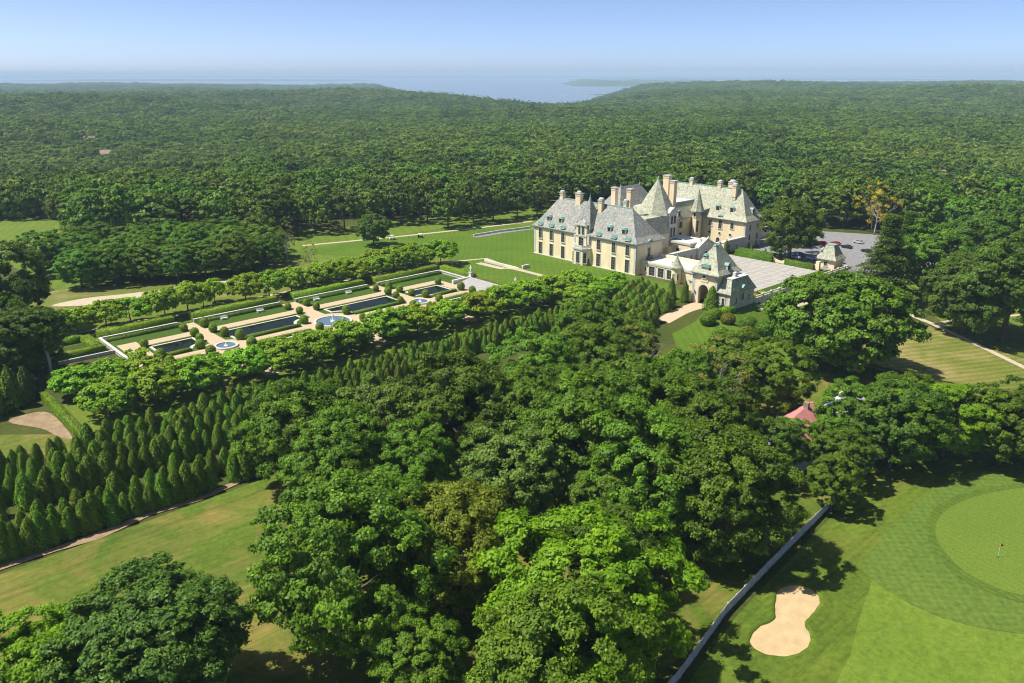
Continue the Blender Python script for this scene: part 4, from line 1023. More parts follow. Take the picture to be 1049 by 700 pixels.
def trunk_mesh(name, seed, h, r, limbs=6, Rr=8.0, mat='bark', spread=0.55, twigs=False):
    rng = random.Random(seed); b = MB()
    pts = [(0, 0, -0.8)]; x = y = 0.0; nseg = 6
    for i in range(1, nseg + 1):
        x += rng.uniform(-0.12, 0.12) * h / 8; y += rng.uniform(-0.12, 0.12) * h / 8; pts.append((x, y, h * i / nseg))
    b.tube(pts, [r * 1.5] + [r * (1.05 - 0.6 * i / nseg) for i in range(nseg)], 8)
    for k in range(limbs):
        a = k * 6.283 / limbs + rng.uniform(-0.4, 0.4); j = rng.choice([3, 4, 5]); p = Vector(pts[j]); L = Rr * rng.uniform(0.6, 0.95)
        q = []; rr = []
        for s in range(5):
            t = s / 4
            q.append(tuple(p + Vector((math.cos(a) * L * t * spread * 1.5, math.sin(a) * L * t * spread * 1.5, L * (0.45 * t + 0.25 * t * t) + rng.uniform(-0.15, 0.15) * s)))); rr.append(r * (0.5 - 0.42 * t))
        b.tube(q, rr, 6)
        if twigs:
            for w in range(7):
                p2 = Vector(q[rng.choice([2, 3, 4])]); a2 = a + rng.uniform(-1.4, 1.4); l2 = L * rng.uniform(0.25, 0.5)
                pm = p2 + Vector((math.cos(a2) * l2 * 0.5, math.sin(a2) * l2 * 0.5, l2 * rng.uniform(0.2, 0.5)))
                pe = pm + Vector((math.cos(a2) * l2 * 0.5, math.sin(a2) * l2 * 0.5, l2 * rng.uniform(0.1, 0.5)))
                b.tube([tuple(p2), tuple(pm), tuple(pe)], [r * 0.13, r * 0.09, r * 0.03], 4)
                for w2 in range(3):
                    a3 = a2 + rng.uniform(-1.2, 1.2); p3 = pm.lerp(pe, rng.random())
                    b.tube([tuple(p3), tuple(p3 + Vector((math.cos(a3) * l2 * 0.4, math.sin(a3) * l2 * 0.4, l2 * 0.3)))], [r * 0.06, r * 0.02], 4)
    me = bpy.data.meshes.new(name); me.from_pydata(b.v, [], b.f); me.materials.append(M[mat]); me.update()
    me.polygons.foreach_set("use_smooth", [True] * len(me.polygons))
    return me
def merge_tint(me, v): pass
PROTO = {}
# key: (list of crown meshes, list of trunk meshes, nominal R, crown centre height / R)
def reg(key, crowns, trunks, Rn, ch): PROTO[key] = (crowns, trunks, Rn, ch)
def T_(seed, h, r, **k): return trunk_mesh("trunk", seed, h, r, **k)
reg('oak', [crown("crown", s, M['leaf_oak'], lump=0.36, gap=0.02) for s in (1, 2, 3)], [T_(s, 10, 0.55) for s in (1, 2)], 10, 1.0)
reg('oak2', [crown("crown", s, M['leaf_oak'], boughs=95, bough_r=0.155, lump=0.34, gap=0.02) for s in (4, 5)], [PROTO['oak'][1][0]], 10, 1.0)
reg('olive', [crown("crown", 8, M['leaf_olive'], boughs=120, twigs=13, leaves=46, leaf=0.21, bough_r=0.14, lump=0.14, flat=1.0)], [PROTO['oak'][1][1]], 10, 1.0)
reg('bright', [crown("crown", s, M['leaf_bright'], boughs=85, leaf=0.24, lump=0.42, gap=0.07) for s in (10, 11)], [PROTO['oak'][1][0]], 10, 0.98)
reg('maple', [crown("crown", s, M['leaf_maple'], boughs=95, bough_r=0.155, flat=1.0, lump=0.3) for s in (13, 14)], [PROTO['oak'][1][1]], 10, 1.0)
reg('blue', [crown("crown", 17, M['leaf_blue'], boughs=110, twigs=14, leaves=34, leaf=0.25, bough_r=0.14, lump=0.25)], [PROTO['oak'][1][1]], 10, 1.0)
reg('dark', [crown("crown", s, M['leaf_dark'], lump=0.42, gap=0.05) for s in (20, 21)], [PROTO['oak'][1][0]], 10, 1.0)
reg('elm', [crown("crown", 23, M['leaf_elm'], boughs=170, twigs=17, leaves=30, leaf=0.25, bough_r=0.125, twig_r=0.045, lump=0.26, aspect=0.42, inner=0.5, zmin=-0.6, taper=0.25)], [PROTO['oak'][1][1]], 10, 0.95)
reg('spread', [crown("crown", 26, M['leaf_oak'], boughs=190, twigs=15, leaves=30, leaf=0.25, bough_r=0.115, twig_r=0.045, flat=0.68, low=0.62, lump=0.35, zmin=-0.7, gap=0.05)], [T_(5, 8, 0.9, limbs=9, Rr=9, spread=0.75)], 10, 0.62)
reg('dead', [crown("crown", 30, M['leaf_grey'], boughs=45, twigs=10, leaves=12, leaf=0.26, bough_r=0.17, flat=1.0, lump=0.4, gap=0.4)], [T_(9, 11, 0.4, limbs=10, Rr=10, mat='grey_bark', twigs=True), T_(19, 11, 0.4, limbs=11, Rr=10, mat='grey_bark', twigs=True)], 10, 1.05)
reg('apple', [crown("crown", s, M['leaf_apple'], Rr=4.2, boughs=42, twigs=10, leaves=22, leaf=0.25, bough_r=0.24, twig_r=0.085, flat=0.62, low=0.45, lump=0.42, zmin=-0.5, gap=0.05) for s in (33, 34, 35)], [T_(s, 3.4, 0.18, limbs=5, Rr=3.5, spread=0.7) for s in (12, 13)], 4.2, 0.85)
reg('wood', [crown("crown", s, M['leaf_wood'], Rr=7, boughs=34, twigs=9, leaves=13, leaf=0.55, bough_r=0.23, twig_r=0.085, flat=fl_, low=0.9, lump=0.45, zmin=-0.7, inner=0.2) for s, fl_ in ((40, 0.85), (41, 0.95), (42, 0.8), (43, 0.9), (44, 1.1))], [T_(15, 9, 0.34, limbs=4, Rr=5), T_(16, 10, 0.30, limbs=4, Rr=5)], 7, 1.2)
def cedar_mesh(seed):
    rng = np.random.default_rng(seed); C, N_, S, T = [], [], [], []
    for k in range(16):
        z = -8 + k * 1.25; L = (10 - z) * 0.52 * rng.uniform(0.8, 1.1)
        for j in range(7):
            a = rng.uniform(0, 6.283)
            for s in np.linspace(0.25, 1, 5):
                m = 60; off = rng.normal(0, 0.75, (m, 3)) * np.array([1, 1, 0.3])
                C.append(np.array([math.cos(a) * L * s, math.sin(a) * L * s, z - 0.6 * s * s]) + off); N_.append(np.array([0, 0, 1.0]) + rng.normal(0, 0.5, (m, 3))); S.append(0.34 * rng.uniform(0.6, 1.3, m)); T.append(np.clip(rng.normal(0.45, 0.2, m), 0, 1))
    return leaf_mesh("crown", np.concatenate(C), np.concatenate(N_), np.concatenate(S), np.concatenate(T), M['leaf_dark'], rng, 0.4)
reg('cedar', [cedar_mesh(50)], [T_(22, 17, 0.5, limbs=3, Rr=3)], 8, 1.2)

def add_tree(key, x, y, Rt, label, name="tree", cat="tree", group=None, color=None, rng=random, k=None, squash=1.0, base=None, trunk=True):
    crs, trs, Rn, ch = PROTO[key]
    s = Rt / Rn; z = tz(x, y) if base is None else base
    r = empty(name, x, y, z, rng.uniform(0, 6.28), label, cat, group)
    if trunk:
        t = bpy.data.objects.new("trunk", rng.choice(trs)); COL.objects.link(t); t.parent = r; t.scale = (s, s, s * squash)
    c = bpy.data.objects.new("crown", crs[k] if k is not None else rng.choice(crs)); COL.objects.link(c); c.parent = r
    c.location = (0, 0, ch * Rt * squash + (1.0 if key != 'apple' else 0.6)); c.scale = (s, s, s * squash)
    if color: c.color = (*color, 1)
    return r

def cone_plant(seed, h, rad, mat, n=1500, leaf=0.20, fat=0.75):
    rng = np.random.default_rng(seed)
    t = rng.random(n) ** 0.8; a = rng.uniform(0, 6.283, n)
    prof = lambda t: np.where(t < 0.12, 0.8 + 1.67 * t, np.clip((1 - t) / 0.88, 0, 1) ** fat)
    fl = 1 + 0.13 * np.sin(a * 5 + seed) * np.sin(t * 9 + seed) + 0.10 * np.sin(a * 9 + t * 24)
    r = rad * prof(t) * fl * (1 - 0.28 * rng.random(n) ** 2)
    c = np.stack([r * np.cos(a), r * np.sin(a), t * h * (1 + rng.normal(0, 0.012, n))], -1)
    n_ = np.stack([np.cos(a), np.sin(a), np.full(n, 0.45)], -1) + rng.normal(0, 0.4, (n, 3))
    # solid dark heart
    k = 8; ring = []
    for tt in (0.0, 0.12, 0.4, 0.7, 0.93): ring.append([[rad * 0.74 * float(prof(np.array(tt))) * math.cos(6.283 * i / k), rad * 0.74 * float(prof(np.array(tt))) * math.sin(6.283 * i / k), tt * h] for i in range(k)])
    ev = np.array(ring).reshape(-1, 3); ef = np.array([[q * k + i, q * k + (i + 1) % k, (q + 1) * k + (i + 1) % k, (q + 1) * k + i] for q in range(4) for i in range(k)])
    tint = np.clip(0.5 + 0.22 * np.sin(a * 5 + seed) + rng.normal(0, 0.2, n), 0, 1)
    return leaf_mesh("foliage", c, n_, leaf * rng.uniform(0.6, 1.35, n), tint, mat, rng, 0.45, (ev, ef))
def ball_plant(seed, mat, n=900):
    rng = np.random.default_rng(seed); d = sphere_dirs(n, rng, -0.75)
    c = d * (1 + rng.normal(0, 0.02, (n, 1))) * np.array([1, 1, 1.06]); c[:, 2] += 0.85
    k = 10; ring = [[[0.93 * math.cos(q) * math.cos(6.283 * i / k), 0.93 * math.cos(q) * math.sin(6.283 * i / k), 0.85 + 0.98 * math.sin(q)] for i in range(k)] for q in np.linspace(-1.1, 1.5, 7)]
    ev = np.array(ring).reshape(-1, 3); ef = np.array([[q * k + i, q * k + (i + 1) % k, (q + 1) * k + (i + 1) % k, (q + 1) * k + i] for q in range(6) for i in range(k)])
    return leaf_mesh("foliage", c, d + rng.normal(0, 0.35, (n, 3)), 0.095 * rng.uniform(0.6, 1.3, n), np.clip(rng.normal(0.5, 0.22, n), 0, 1), mat, rng, 0.6, (ev, ef))
def hedge_mesh(L, w, h, seed, mat, dens=26, leaf=0.15, wild=0.06):
    """clipped hedge along local x"""
    rng = np.random.default_rng(seed); P, N_ = [], []
    for (ax, ln, cnt) in (('top', w, 1), ('s', h, 1), ('n', h, 1), ('e', h, 0), ('w', h, 0)):
        area = (L if cnt else w) * ln; m = max(30, int(area * dens)); a = rng.random(m); c = rng.random(m); z = np.zeros(m)
        if ax == 'top': p = np.stack([(a - 0.5) * L, (c - 0.5) * w, z + h], -1); nn = (0, 0, 1)
        elif ax in 'sn': sg = -1 if ax == 's' else 1; p = np.stack([(a - 0.5) * L, z + sg * w / 2, c * h], -1); nn = (0, sg, 0.15)
        else: sg = 1 if ax == 'e' else -1; p = np.stack([z + sg * L / 2, (a - 0.5) * w, c * h], -1); nn = (sg, 0, 0.15)
        p = p + rng.normal(0, wild, (m, 3)); p[:, 2] += 0.07 * np.sin(p[:, 0] * 1.3 + seed) * (p[:, 2] / h); P.append(p); N_.append(np.array(nn) + rng.normal(0, 0.4, (m, 3)))
    P = np.concatenate(P); n = len(P)
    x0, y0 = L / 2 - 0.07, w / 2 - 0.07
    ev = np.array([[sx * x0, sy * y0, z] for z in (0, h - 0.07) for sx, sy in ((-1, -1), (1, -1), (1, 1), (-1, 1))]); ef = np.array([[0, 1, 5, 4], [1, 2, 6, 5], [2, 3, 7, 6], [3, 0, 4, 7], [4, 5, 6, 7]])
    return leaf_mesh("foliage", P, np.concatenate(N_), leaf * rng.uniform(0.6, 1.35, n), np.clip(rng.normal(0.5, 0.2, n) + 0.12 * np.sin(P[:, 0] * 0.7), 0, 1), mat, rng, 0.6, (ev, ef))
def mesh_thing(name, me, x, y, z, rz, label, cat, group=None, sc=1.0, color=None):
    o = bpy.data.objects.new(name, me); COL.objects.link(o); o.location = (x, y, z); o.rotation_euler = (0, 0, rz)
    o.scale = sc if isinstance(sc, tuple) else (sc, sc, sc)
    if color: o.color = (*color, 1)
    return set_tag(o, label, cat, group)
hseed = [100]
def hedge(a, c, w, h, label, mat='leaf_box', z=None, color=None, dens=26, group=None, leaf=0.15):
    hseed[0] += 1; L = math.dist(a, c); m = ((a[0] + c[0]) / 2, (a[1] + c[1]) / 2); X, Y = xy(*m)
    me = hedge_mesh(L, w, h, hseed[0], M[mat], dens, leaf)
    return mesh_thing("clipped_hedge", me, X, Y, tz(X, Y) if z is None else z, ANG + math.atan2(c[1] - a[1], c[0] - a[0]), label, "hedge", group, 1.0, color)

# ------------------------------------------------------------------ formal garden
AX = 202.0
def gsheet(name, poly, mat, off): return sheet(name, poly, mat, off, 50)
gsheet("garden_lawn", rect(57.8, 175.2, 174, 230.0), M['g_garden'], 0.045)
for sgn in (1, -1):
    def m(v): return AX + sgn * (v - AX)
    def R2(u0, u1, v0, v1): a, c = sorted((m(v0), m(v1))); return rect(u0, u1, a, c)
    gsheet("gravel_walk", R2(65, 166, 217.4, 221.4), M['gravel'], 0.075)
    for u0, u1 in ((79.0, 83.4), (111.6, 116.4), (144.0, 147.8)): gsheet("gravel_walk", R2(u0, u1, 202, 229.8), M['gravel'], 0.08)
    for u0, u1 in ((63, 79.2), (83, 113), (115, 144.2), (147.6, 167)):
        gsheet("gravel_walk", R2(u0, u1, 201.9, 203.9), M['gravel'], 0.085)
gsheet("gravel_walk", rect(59.5, 64.6, 181, 222.5), M['gravel'], 0.09)
gsheet("gravel_walk", rect(57.9, 60, 196, 206), M['gravel'], 0.086)
gsheet("gravel_walk", rect(163.9, 168.2, 184, 221.4), M['gravel'], 0.09)
for cu_, r_ in ((81.2, 6.0), (114.0, 9.2), (145.9, 6.0)):
    gsheet("gravel_circle", [(cu_ + r_ * math.cos(6.2832 * i / 40), AX + r_ * math.sin(6.2832 * i / 40)) for i in range(40)], M['gravel'], 0.094)
pool_names = {0: "first", 1: "second", 2: "third", 3: "fourth"}
for i, (u0, u1) in enumerate(((65.6, 77.6), (85.6, 109.4), (118.6, 142.2), (149.4, 163.2))):
    for sgn in (1, -1):
        side = "lawn border side" if sgn == 1 else "crab apple side"
        v0, v1 = (206.2, 215.6) if sgn == 1 else (AX * 2 - 215.6, AX * 2 - 206.2)
        end = {0: "nearest the gravel court", 1: "before the big fountain", 2: "just beyond the big fountain", 3: "at the foot of the grey steps"}[i]
        end2 = {0: "nearest the gravel court", 1: "before the big fountain", 2: "beyond the big fountain", 3: "below the steps"}[i]
        p = root_at("reflecting_pool", (u0 + u1) / 2, (v0 + v1) / 2, 0, f"dark reflecting pool {end2}, {side}", "pool", "reflecting pools")
        end2 = {0: "nearest the gravel court", 1: "before the big fountain", 2: "beyond the big fountain", 3: "below the steps"}[i]
        def hollow(off):
            pts = []
            for (a, c) in ((u0, v0), (u1, v0), (u1, v1), (u0, v1)): pts.append((a, c))
            return pts
        # concave round bite towards the big fountain
        def outline(g):
            inner_v = v0 + g if sgn == 1 else v1 - g; outer_v = v1 - g if sgn == 1 else v0 + g
            near, far_ = (u0 + g), (u1 - g); rb = (8.8 if i in (1, 2) else 6.6) + g
            cb = 114.0 if i in (1, 2) else (81.2 if i == 0 else 145.9)
            pts = [(near, inner_v), (far_, inner_v), (far_, outer_v), (near, outer_v)]
            res = []
            bite_far = i in (0, 1)
            steps_ = 7
            def notch(ux, s_):
                w_ = 3.6 if i in (0, 3) else 4.4
                dv = 2.6 if i in (0, 3) else 4.6
                return [(ux + s_ * w_ * math.cos(t_ * math.pi / 2 / steps_), inner_v + sgn * dv * math.sin(t_ * math.pi / 2 / steps_)) for t_ in range(steps_ + 1)]
            if bite_far: res = [(near, inner_v)] + notch(far_, -1) + [(far_, outer_v), (near, outer_v)]
            else: res = [(near, outer_v), (far_, outer_v), (far_, inner_v)] + notch(near, 1)
            return res
        o_out, o_in = outline(0.0), outline(0.65)
        n_ = len(o_out); b = MB()
        rings = [[(a, c, 0.0) for a, c in o_out], [(a, c, 0.22) for a, c in o_out], [(a, c, 0.22) for a, c in o_in], [(a, c, 0.0) for a, c in o_in]]
        b.loft(rings, cap=False); bp(b, "curb", M['curb'], p)
        b = MB(); b.add([(a, c, 0.13) for a, c in o_in], [tuple(range(n_))]); bp(b, "water", M['pool'], p)
        hv0, hv1 = (v1 + 0.15, v1 + 0.65) if sgn == 1 else (v0 - 0.65, v0 - 0.15)
        for (a0, a1, c0, c1) in ((u0, u1, hv0, hv1),):
            me_ = hedge_mesh(a1 - a0, 0.5, 0.45, 300 + i, M['leaf_box'], 26, 0.10, 0.03)
            X, Y = xy((a0 + a1) / 2, (c0 + c1) / 2)
            mesh_thing("edging_hedge", me_, X, Y, 0.05, ANG, f"low edging hedge outside the pool {end2}, {side}", "hedge", "pool edging hedges")
        iv = v0 - 0.9 if sgn == 1 else v1 + 0.9
        a0, a1 = (u0, u1 - 4.6) if i in (0, 1) else (u0 + 4.6, u1)
        X, Y = xy((a0 + a1) / 2, iv); mesh_thing("edging_hedge", hedge_mesh(a1 - a0, 1.3, 0.75, 320 + i, M['leaf_box'], 26, 0.10, 0.03), X, Y, 0.05, ANG, f"low edging hedge inside the pool {end2}, {side}", "hedge", "pool edging hedges")
for cu_, r_, lab in ((81.2, 2.5, "small round fountain with blue water at the first garden crossing"), (114.0, 4.9, "large round central fountain with white rim and tall jet"), (145.9, 2.5, "small round fountain with blue water at the crossing before the grey steps")):
    p = root_at("fountain", cu_, AX, 0.09, lab, "fountain")
    b = MB(); b.lathe(cu_, AX, [(r_ + 0.7, 0.05), (r_ + 0.7, 0.5), (r_ + 0.55, 0.58), (r_ + 0.05, 0.58), (r_, 0.5), (r_, 0.1)], 40); b.f = b.f[:-2]; b.m = b.m[:-2]; bp(b, "basin", M['curb'], p)
    b = MB(); b.lathe(cu_, AX, [(r_, 0.30), (r_, 0.38)], 40); bp(b, "water", M['fount'], p)
    big = r_ > 3; b = MB(); hj = 2.6 if big else 1.0
    b.lathe(cu_, AX, [(0.75, 0.38), (0.7, 0.55), (0.3, 0.62), (0.22, hj * 0.5), (0.3, hj * 0.75), (0.16, hj), (0.03, hj * 1.12)] if big else [(0.6, 0.38), (0.5, 0.5), (0.15, 0.6), (0.18, hj), (0.03, hj * 1.15)], 12); bp(b, "jet", M['spray'], p)
    rg = random.Random(5); b = MB()
    for _ in range(60 if big else 20):
        a = rg.uniform(0, 6.28); q = rg.uniform(0.1, 1.0); rr_ = q * (0.9 if big else 0.5); zz = 0.4 + (1 - q) * hj * rg.uniform(0.5, 1.1); s_ = rg.uniform(0.03, 0.08)
        b.lathe(cu_ + rr_ * math.cos(a), AX + rr_ * math.sin(a), [(0.01, zz - s_), (s_, zz), (0.01, zz + s_)], 5)
    bp(b, "droplets", M['spray'], p)
# terrace walls with openings at the crossings, hedges behind them
for sgn, side in ((1, "meadow"),):
    v = 230.0
    segs = ((57.6, 78.8), (83.6, 111.4), (116.6, 143.8), (148.0, 175.2))
    for i, (a, c) in enumerate(segs):
        where = {0: "from the west corner to the first crossing", 1: "between the first and the middle crossing", 2: "between the middle and the last crossing", 3: "from the last crossing to the grey steps"}[i]
        w = root_at("garden_wall", (a + c) / 2, v, 0, f"low white stone garden wall {where}, {side} side", "wall", "garden walls")
        b = MB(); b.box(a, c, v - 0.25, v + 0.25, -0.3, 0.85); bp(b, "wall", M['stone'], w)
        b = MB(); b.box(a - 0.1, c + 0.1, v - 0.34, v + 0.34, 0.85, 1.02); bp(b, "coping", M['stone'], w)
        if sgn == 1:
            hedge((a + 0.3, v + 2.6), (c - 0.3 + (0.9 if i == 3 else 0), v + 2.6), 2.8, 2.3, f"tall clipped hedge behind the low wall {where}", color=(1.4, 1.35, 1.1))
            for k in range(int((c - a) / 3.2)):
                pass
            X, Y = xy((a + c) / 2, v - 1.5); mesh_thing("shrub_border", hedge_mesh(c - a - 1.2, 1.5, 0.8, 340 + i, M['leaf_box'], 20, 0.16, 0.16), X, Y, 0.0, ANG, f"dark low shrub border by the wall {where}", "shrubs", "shrub borders", 1.0, (0.6, 0.7, 0.6))
w = root_at("garden_wall", 57.6, 223, 0, "short white stone wall end closing the west corner of the garden", "wall")
b = MB(); b.box(57.35, 57.85, 206.5, 229.7, -0.3, 0.85); bp(b, "wall", M['stone'], w); b = MB(); b.box(57.2, 58.0, 206.4, 229.7, 0.85, 1.05); bp(b, "coping", M['stone'], w)
w = root_at("garden_wall", 175.2, 222, 0, "low white stone wall at the castle end of the garden beside the steps", "wall")
b = MB(); b.box(174.95, 175.45, 213.6, 229.7, -0.3, 0.85); bp(b, "wall", M['stone'], w); b = MB(); b.box(174.8, 175.6, 213.6, 229.7, 0.85, 1.05); bp(b, "coping", M['stone'], w)
hedge((178.0, 232), (178.0, 213.5), 2.2, 2.1, "tall clipped hedge turning the corner at the castle end of the garden", color=(1.4, 1.35, 1.1))
hedge((54.6, 233), (54.6, 222), 2.6, 1.8, "clipped hedge block at the west corner of the garden", color=(1.25, 1.2, 1.0)); hedge((56.3, 221.0), (44, 221.0), 2.0, 1.6, "clipped hedge running west from the garden corner", color=(1.2, 1.2, 1.0)); hedge((49, 233.4), (54, 233.4), 2.0, 1.8, "short clipped hedge beyond the west garden corner", color=(1.2, 1.2, 1.0))
w = root_at("garden_wall", 50, 217, 0, "low white wall along the walk leaving the garden to the west", "wall")
b = MB(); b.box(40, 57.3, 216.7, 217.2, -0.3, 0.9); bp(b, "wall", M['stone'], w)
# clipped hedge that hides the drop of the terrace edge
hedge((37.0, 166.9), (104, 166.9), 1.5, 2.45, "long clipped hedge along the terrace edge above the cypress rows", z=-2.2, color=(1.0, 1.05, 0.9)); hedge((104.2, 166.9), (170, 166.9), 1.5, 2.45, "long clipped hedge along the terrace edge behind the dense cypress mass", z=-2.2, color=(1.0, 1.05, 0.9))
hedge((36.2, 168.5), (36.2, 200), 1.4, 2.3, "clipped hedge down the short west edge of the terrace beside bare earth", z=-2.2, color=(1.0, 1.05, 0.9))
# grey steps up to the castle lawn
st = root_at("garden_steps", 170, 201, 0, "broad flight of weathered grey stone steps up to the castle lawn", "steps")
b = MB()
for k in range(16): b.box(168.2 + k * 0.46, 176.0, 190.6 + 0.01 * k, 212.6 - 0.01 * k, 0.0 if k == 0 else 0.085 * k + 0.002, 0.085 * (k + 1))
bp(b, "tread", M['step'], st)
b = MB(); b.box(168.0, 176.2, 212.65, 213.5, -0.2, 1.5); b.box(168.0, 176.2, 189.7, 190.55, -0.2, 1.5); bp(b, "cheek_wall", M['pale_stone'], st)
def statue(u, v, z, label):
    p = root_at("garden_statue", u, v, z, label, "statue", "garden statues")
    b = MB(); b.box(u - 0.75, u + 0.75, v - 0.75, v + 0.75, z, z + 0.25); b.box(u - 0.55, u + 0.55, v - 0.55, v + 0.55, z + 0.25, z + 1.5); b.box(u - 0.7, u + 0.7, v - 0.7, v + 0.7, z + 1.5, z + 1.7); bp(b, "pedestal", M['marble'], p)
    b = MB(); b.lathe(u, v, [(0.42, z + 1.7), (0.36, z + 2.3), (0.30, z + 2.8), (0.34, z + 3.2), (0.36, z + 3.5), (0.16, z + 3.66), (0.11, z + 3.74), (0.17, z + 3.88), (0.15, z + 4.05), (0.04, z + 4.14)], 12, sy=1.15)
    b.tube([(u, v - 0.38, z + 3.45), (u - 0.25, v - 0.5, z + 2.95), (u - 0.4, v - 0.25, z + 2.75)], [0.1, 0.085, 0.06], 6); b.tube([(u, v + 0.38, z + 3.45), (u - 0.05, v + 0.55, z + 2.9), (u - 0.15, v + 0.45, z + 2.5)], [0.1, 0.085, 0.06], 6)
    bp(b, "figure", M['marble'], p, None, True)
statue(176.6, 213.3, 1.3, "white stone statue on a pedestal at the hedge end of the grey steps"); statue(176.6, 190.0, 1.3, "white stone statue on a pedestal at the crab apple end of the grey steps")
# white benches on the border lawn
bench0 = None
for i, (u, lab) in enumerate(((91.5, "white stone bench on the border lawn, nearest the first crossing"), (103, "white stone bench on the border lawn, before the middle crossing"), (122.5, "white stone bench on the border lawn, just past the middle crossing"), (134.5, "white stone bench on the border lawn, before the last crossing"))):
    X, Y = xy(u, 226.6)
    if bench0 is None:
        bench0 = root_at("garden_bench", u, 226.6, 0.05, lab, "bench", "white garden benches")
        b = MB(); b.box(u - 1.1, u + 1.1, 226.2, 226.9, 0.5, 0.62); bp(b, "seat", M['white_paint'], bench0); b = MB(); b.box(u - 1.1, u + 1.1, 226.9, 227.0, 0.62, 1.15); bp(b, "backrest", M['white_paint'], bench0)
        for s_ in (-0.85, 0.85): b = MB(); b.box(u + s_ - 0.1, u + s_ + 0.1, 226.25, 226.9, 0.0, 0.5); bp(b, "leg", M['white_paint'], bench0)
    else:
        c = copy_tree(bench0); c.location = (X, Y, 0.05); c["label"] = lab
# clipped box balls
balls = [ball_plant(s, M['leaf_box']) for s in (60, 61)]
bl = []
for sgn in (1, -1):
    S = lambda v: AX + sgn * (v - AX)
    for i, (a, c) in enumerate(((78.3, 84.2), (110.8, 117.2), (143.3, 148.6))):
        w_ = {0: "first", 1: "middle", 2: "last"}[i]
        for u in (a, c):
            bl += [(u, S(223.6), w_), (u + (0.4 if u == a else -0.2), S(217.0), w_)]
    bl += [(75.6, S(205.4), "first"), (86.8, S(205.6), "first"), (107.0, S(206.6), "middle"), (121.4, S(206.6), "middle"), (140.6, S(205.4), "last"), (150.8, S(205.6), "last")]
    bl += [(77.8, S(211.2), "first"), (84.9, S(211.2), "first"), (142.9, S(211.2), "last"), (148.9, S(211.0), "last")]
    bl += [(64.9, S(216.8), "court"), (65.0, S(205.2), "court"), (164.3, S(216.5), "steps"), (165.2, S(205.0), "steps")]
rg = random.Random(8)
for i, (u, v, w_) in enumerate(bl):
    X, Y = xy(u, v); r_ = rg.uniform(1.05, 1.35)
    lab = {"first": "round clipped box ball at the corners of the first garden crossing", "middle": "round clipped box ball around the big central fountain crossing", "last": "round clipped box ball at the corners of the last garden crossing", "court": "round clipped box ball beside the square gravel court", "steps": "round clipped box ball at the foot of the grey steps"}[w_]
    mesh_thing("box_ball", balls[i % 2], X, Y, 0.05, rg.uniform(0, 6), lab, "topiary", "clipped box balls at the " + w_, (r_, r_, r_ * rg.uniform(0.95, 1.2)))
# cream terrace walls around the castle lawn
def low_wall(pts, h, lab, mat='pale_stone'):
    m0 = pts[0]; w = root_at("terrace_wall", m0[0], m0[1], 0, lab, "wall")
    b = MB()
    for a, c in zip(pts, pts[1:]):
        L = math.dist(a, c); n = (-(c[1] - a[1]) / L, (c[0] - a[0]) / L); z = tz(*xy(*a)); b.obox(((a[0] + c[0]) / 2, (a[1] + c[1]) / 2), n, -L / 2, L / 2, -0.3, 0.3, z - 0.5, z + h)
    bp(b, "wall", M[mat], w)
low_wall([(199.2, 232), (199.4, 213)], 1.0, "low grey balustrade wall across the lawn by the pale cross walk"); low_wall([(200, 211.5), (203.5, 211.5)], 1.2, "short grey parapet stub standing on the lawn cross walk"); low_wall([(229, 274.5), (245, 274.2), (262, 271.5)], 0.9, "low grey parapet along the walk to the far castle corner", 'stone')

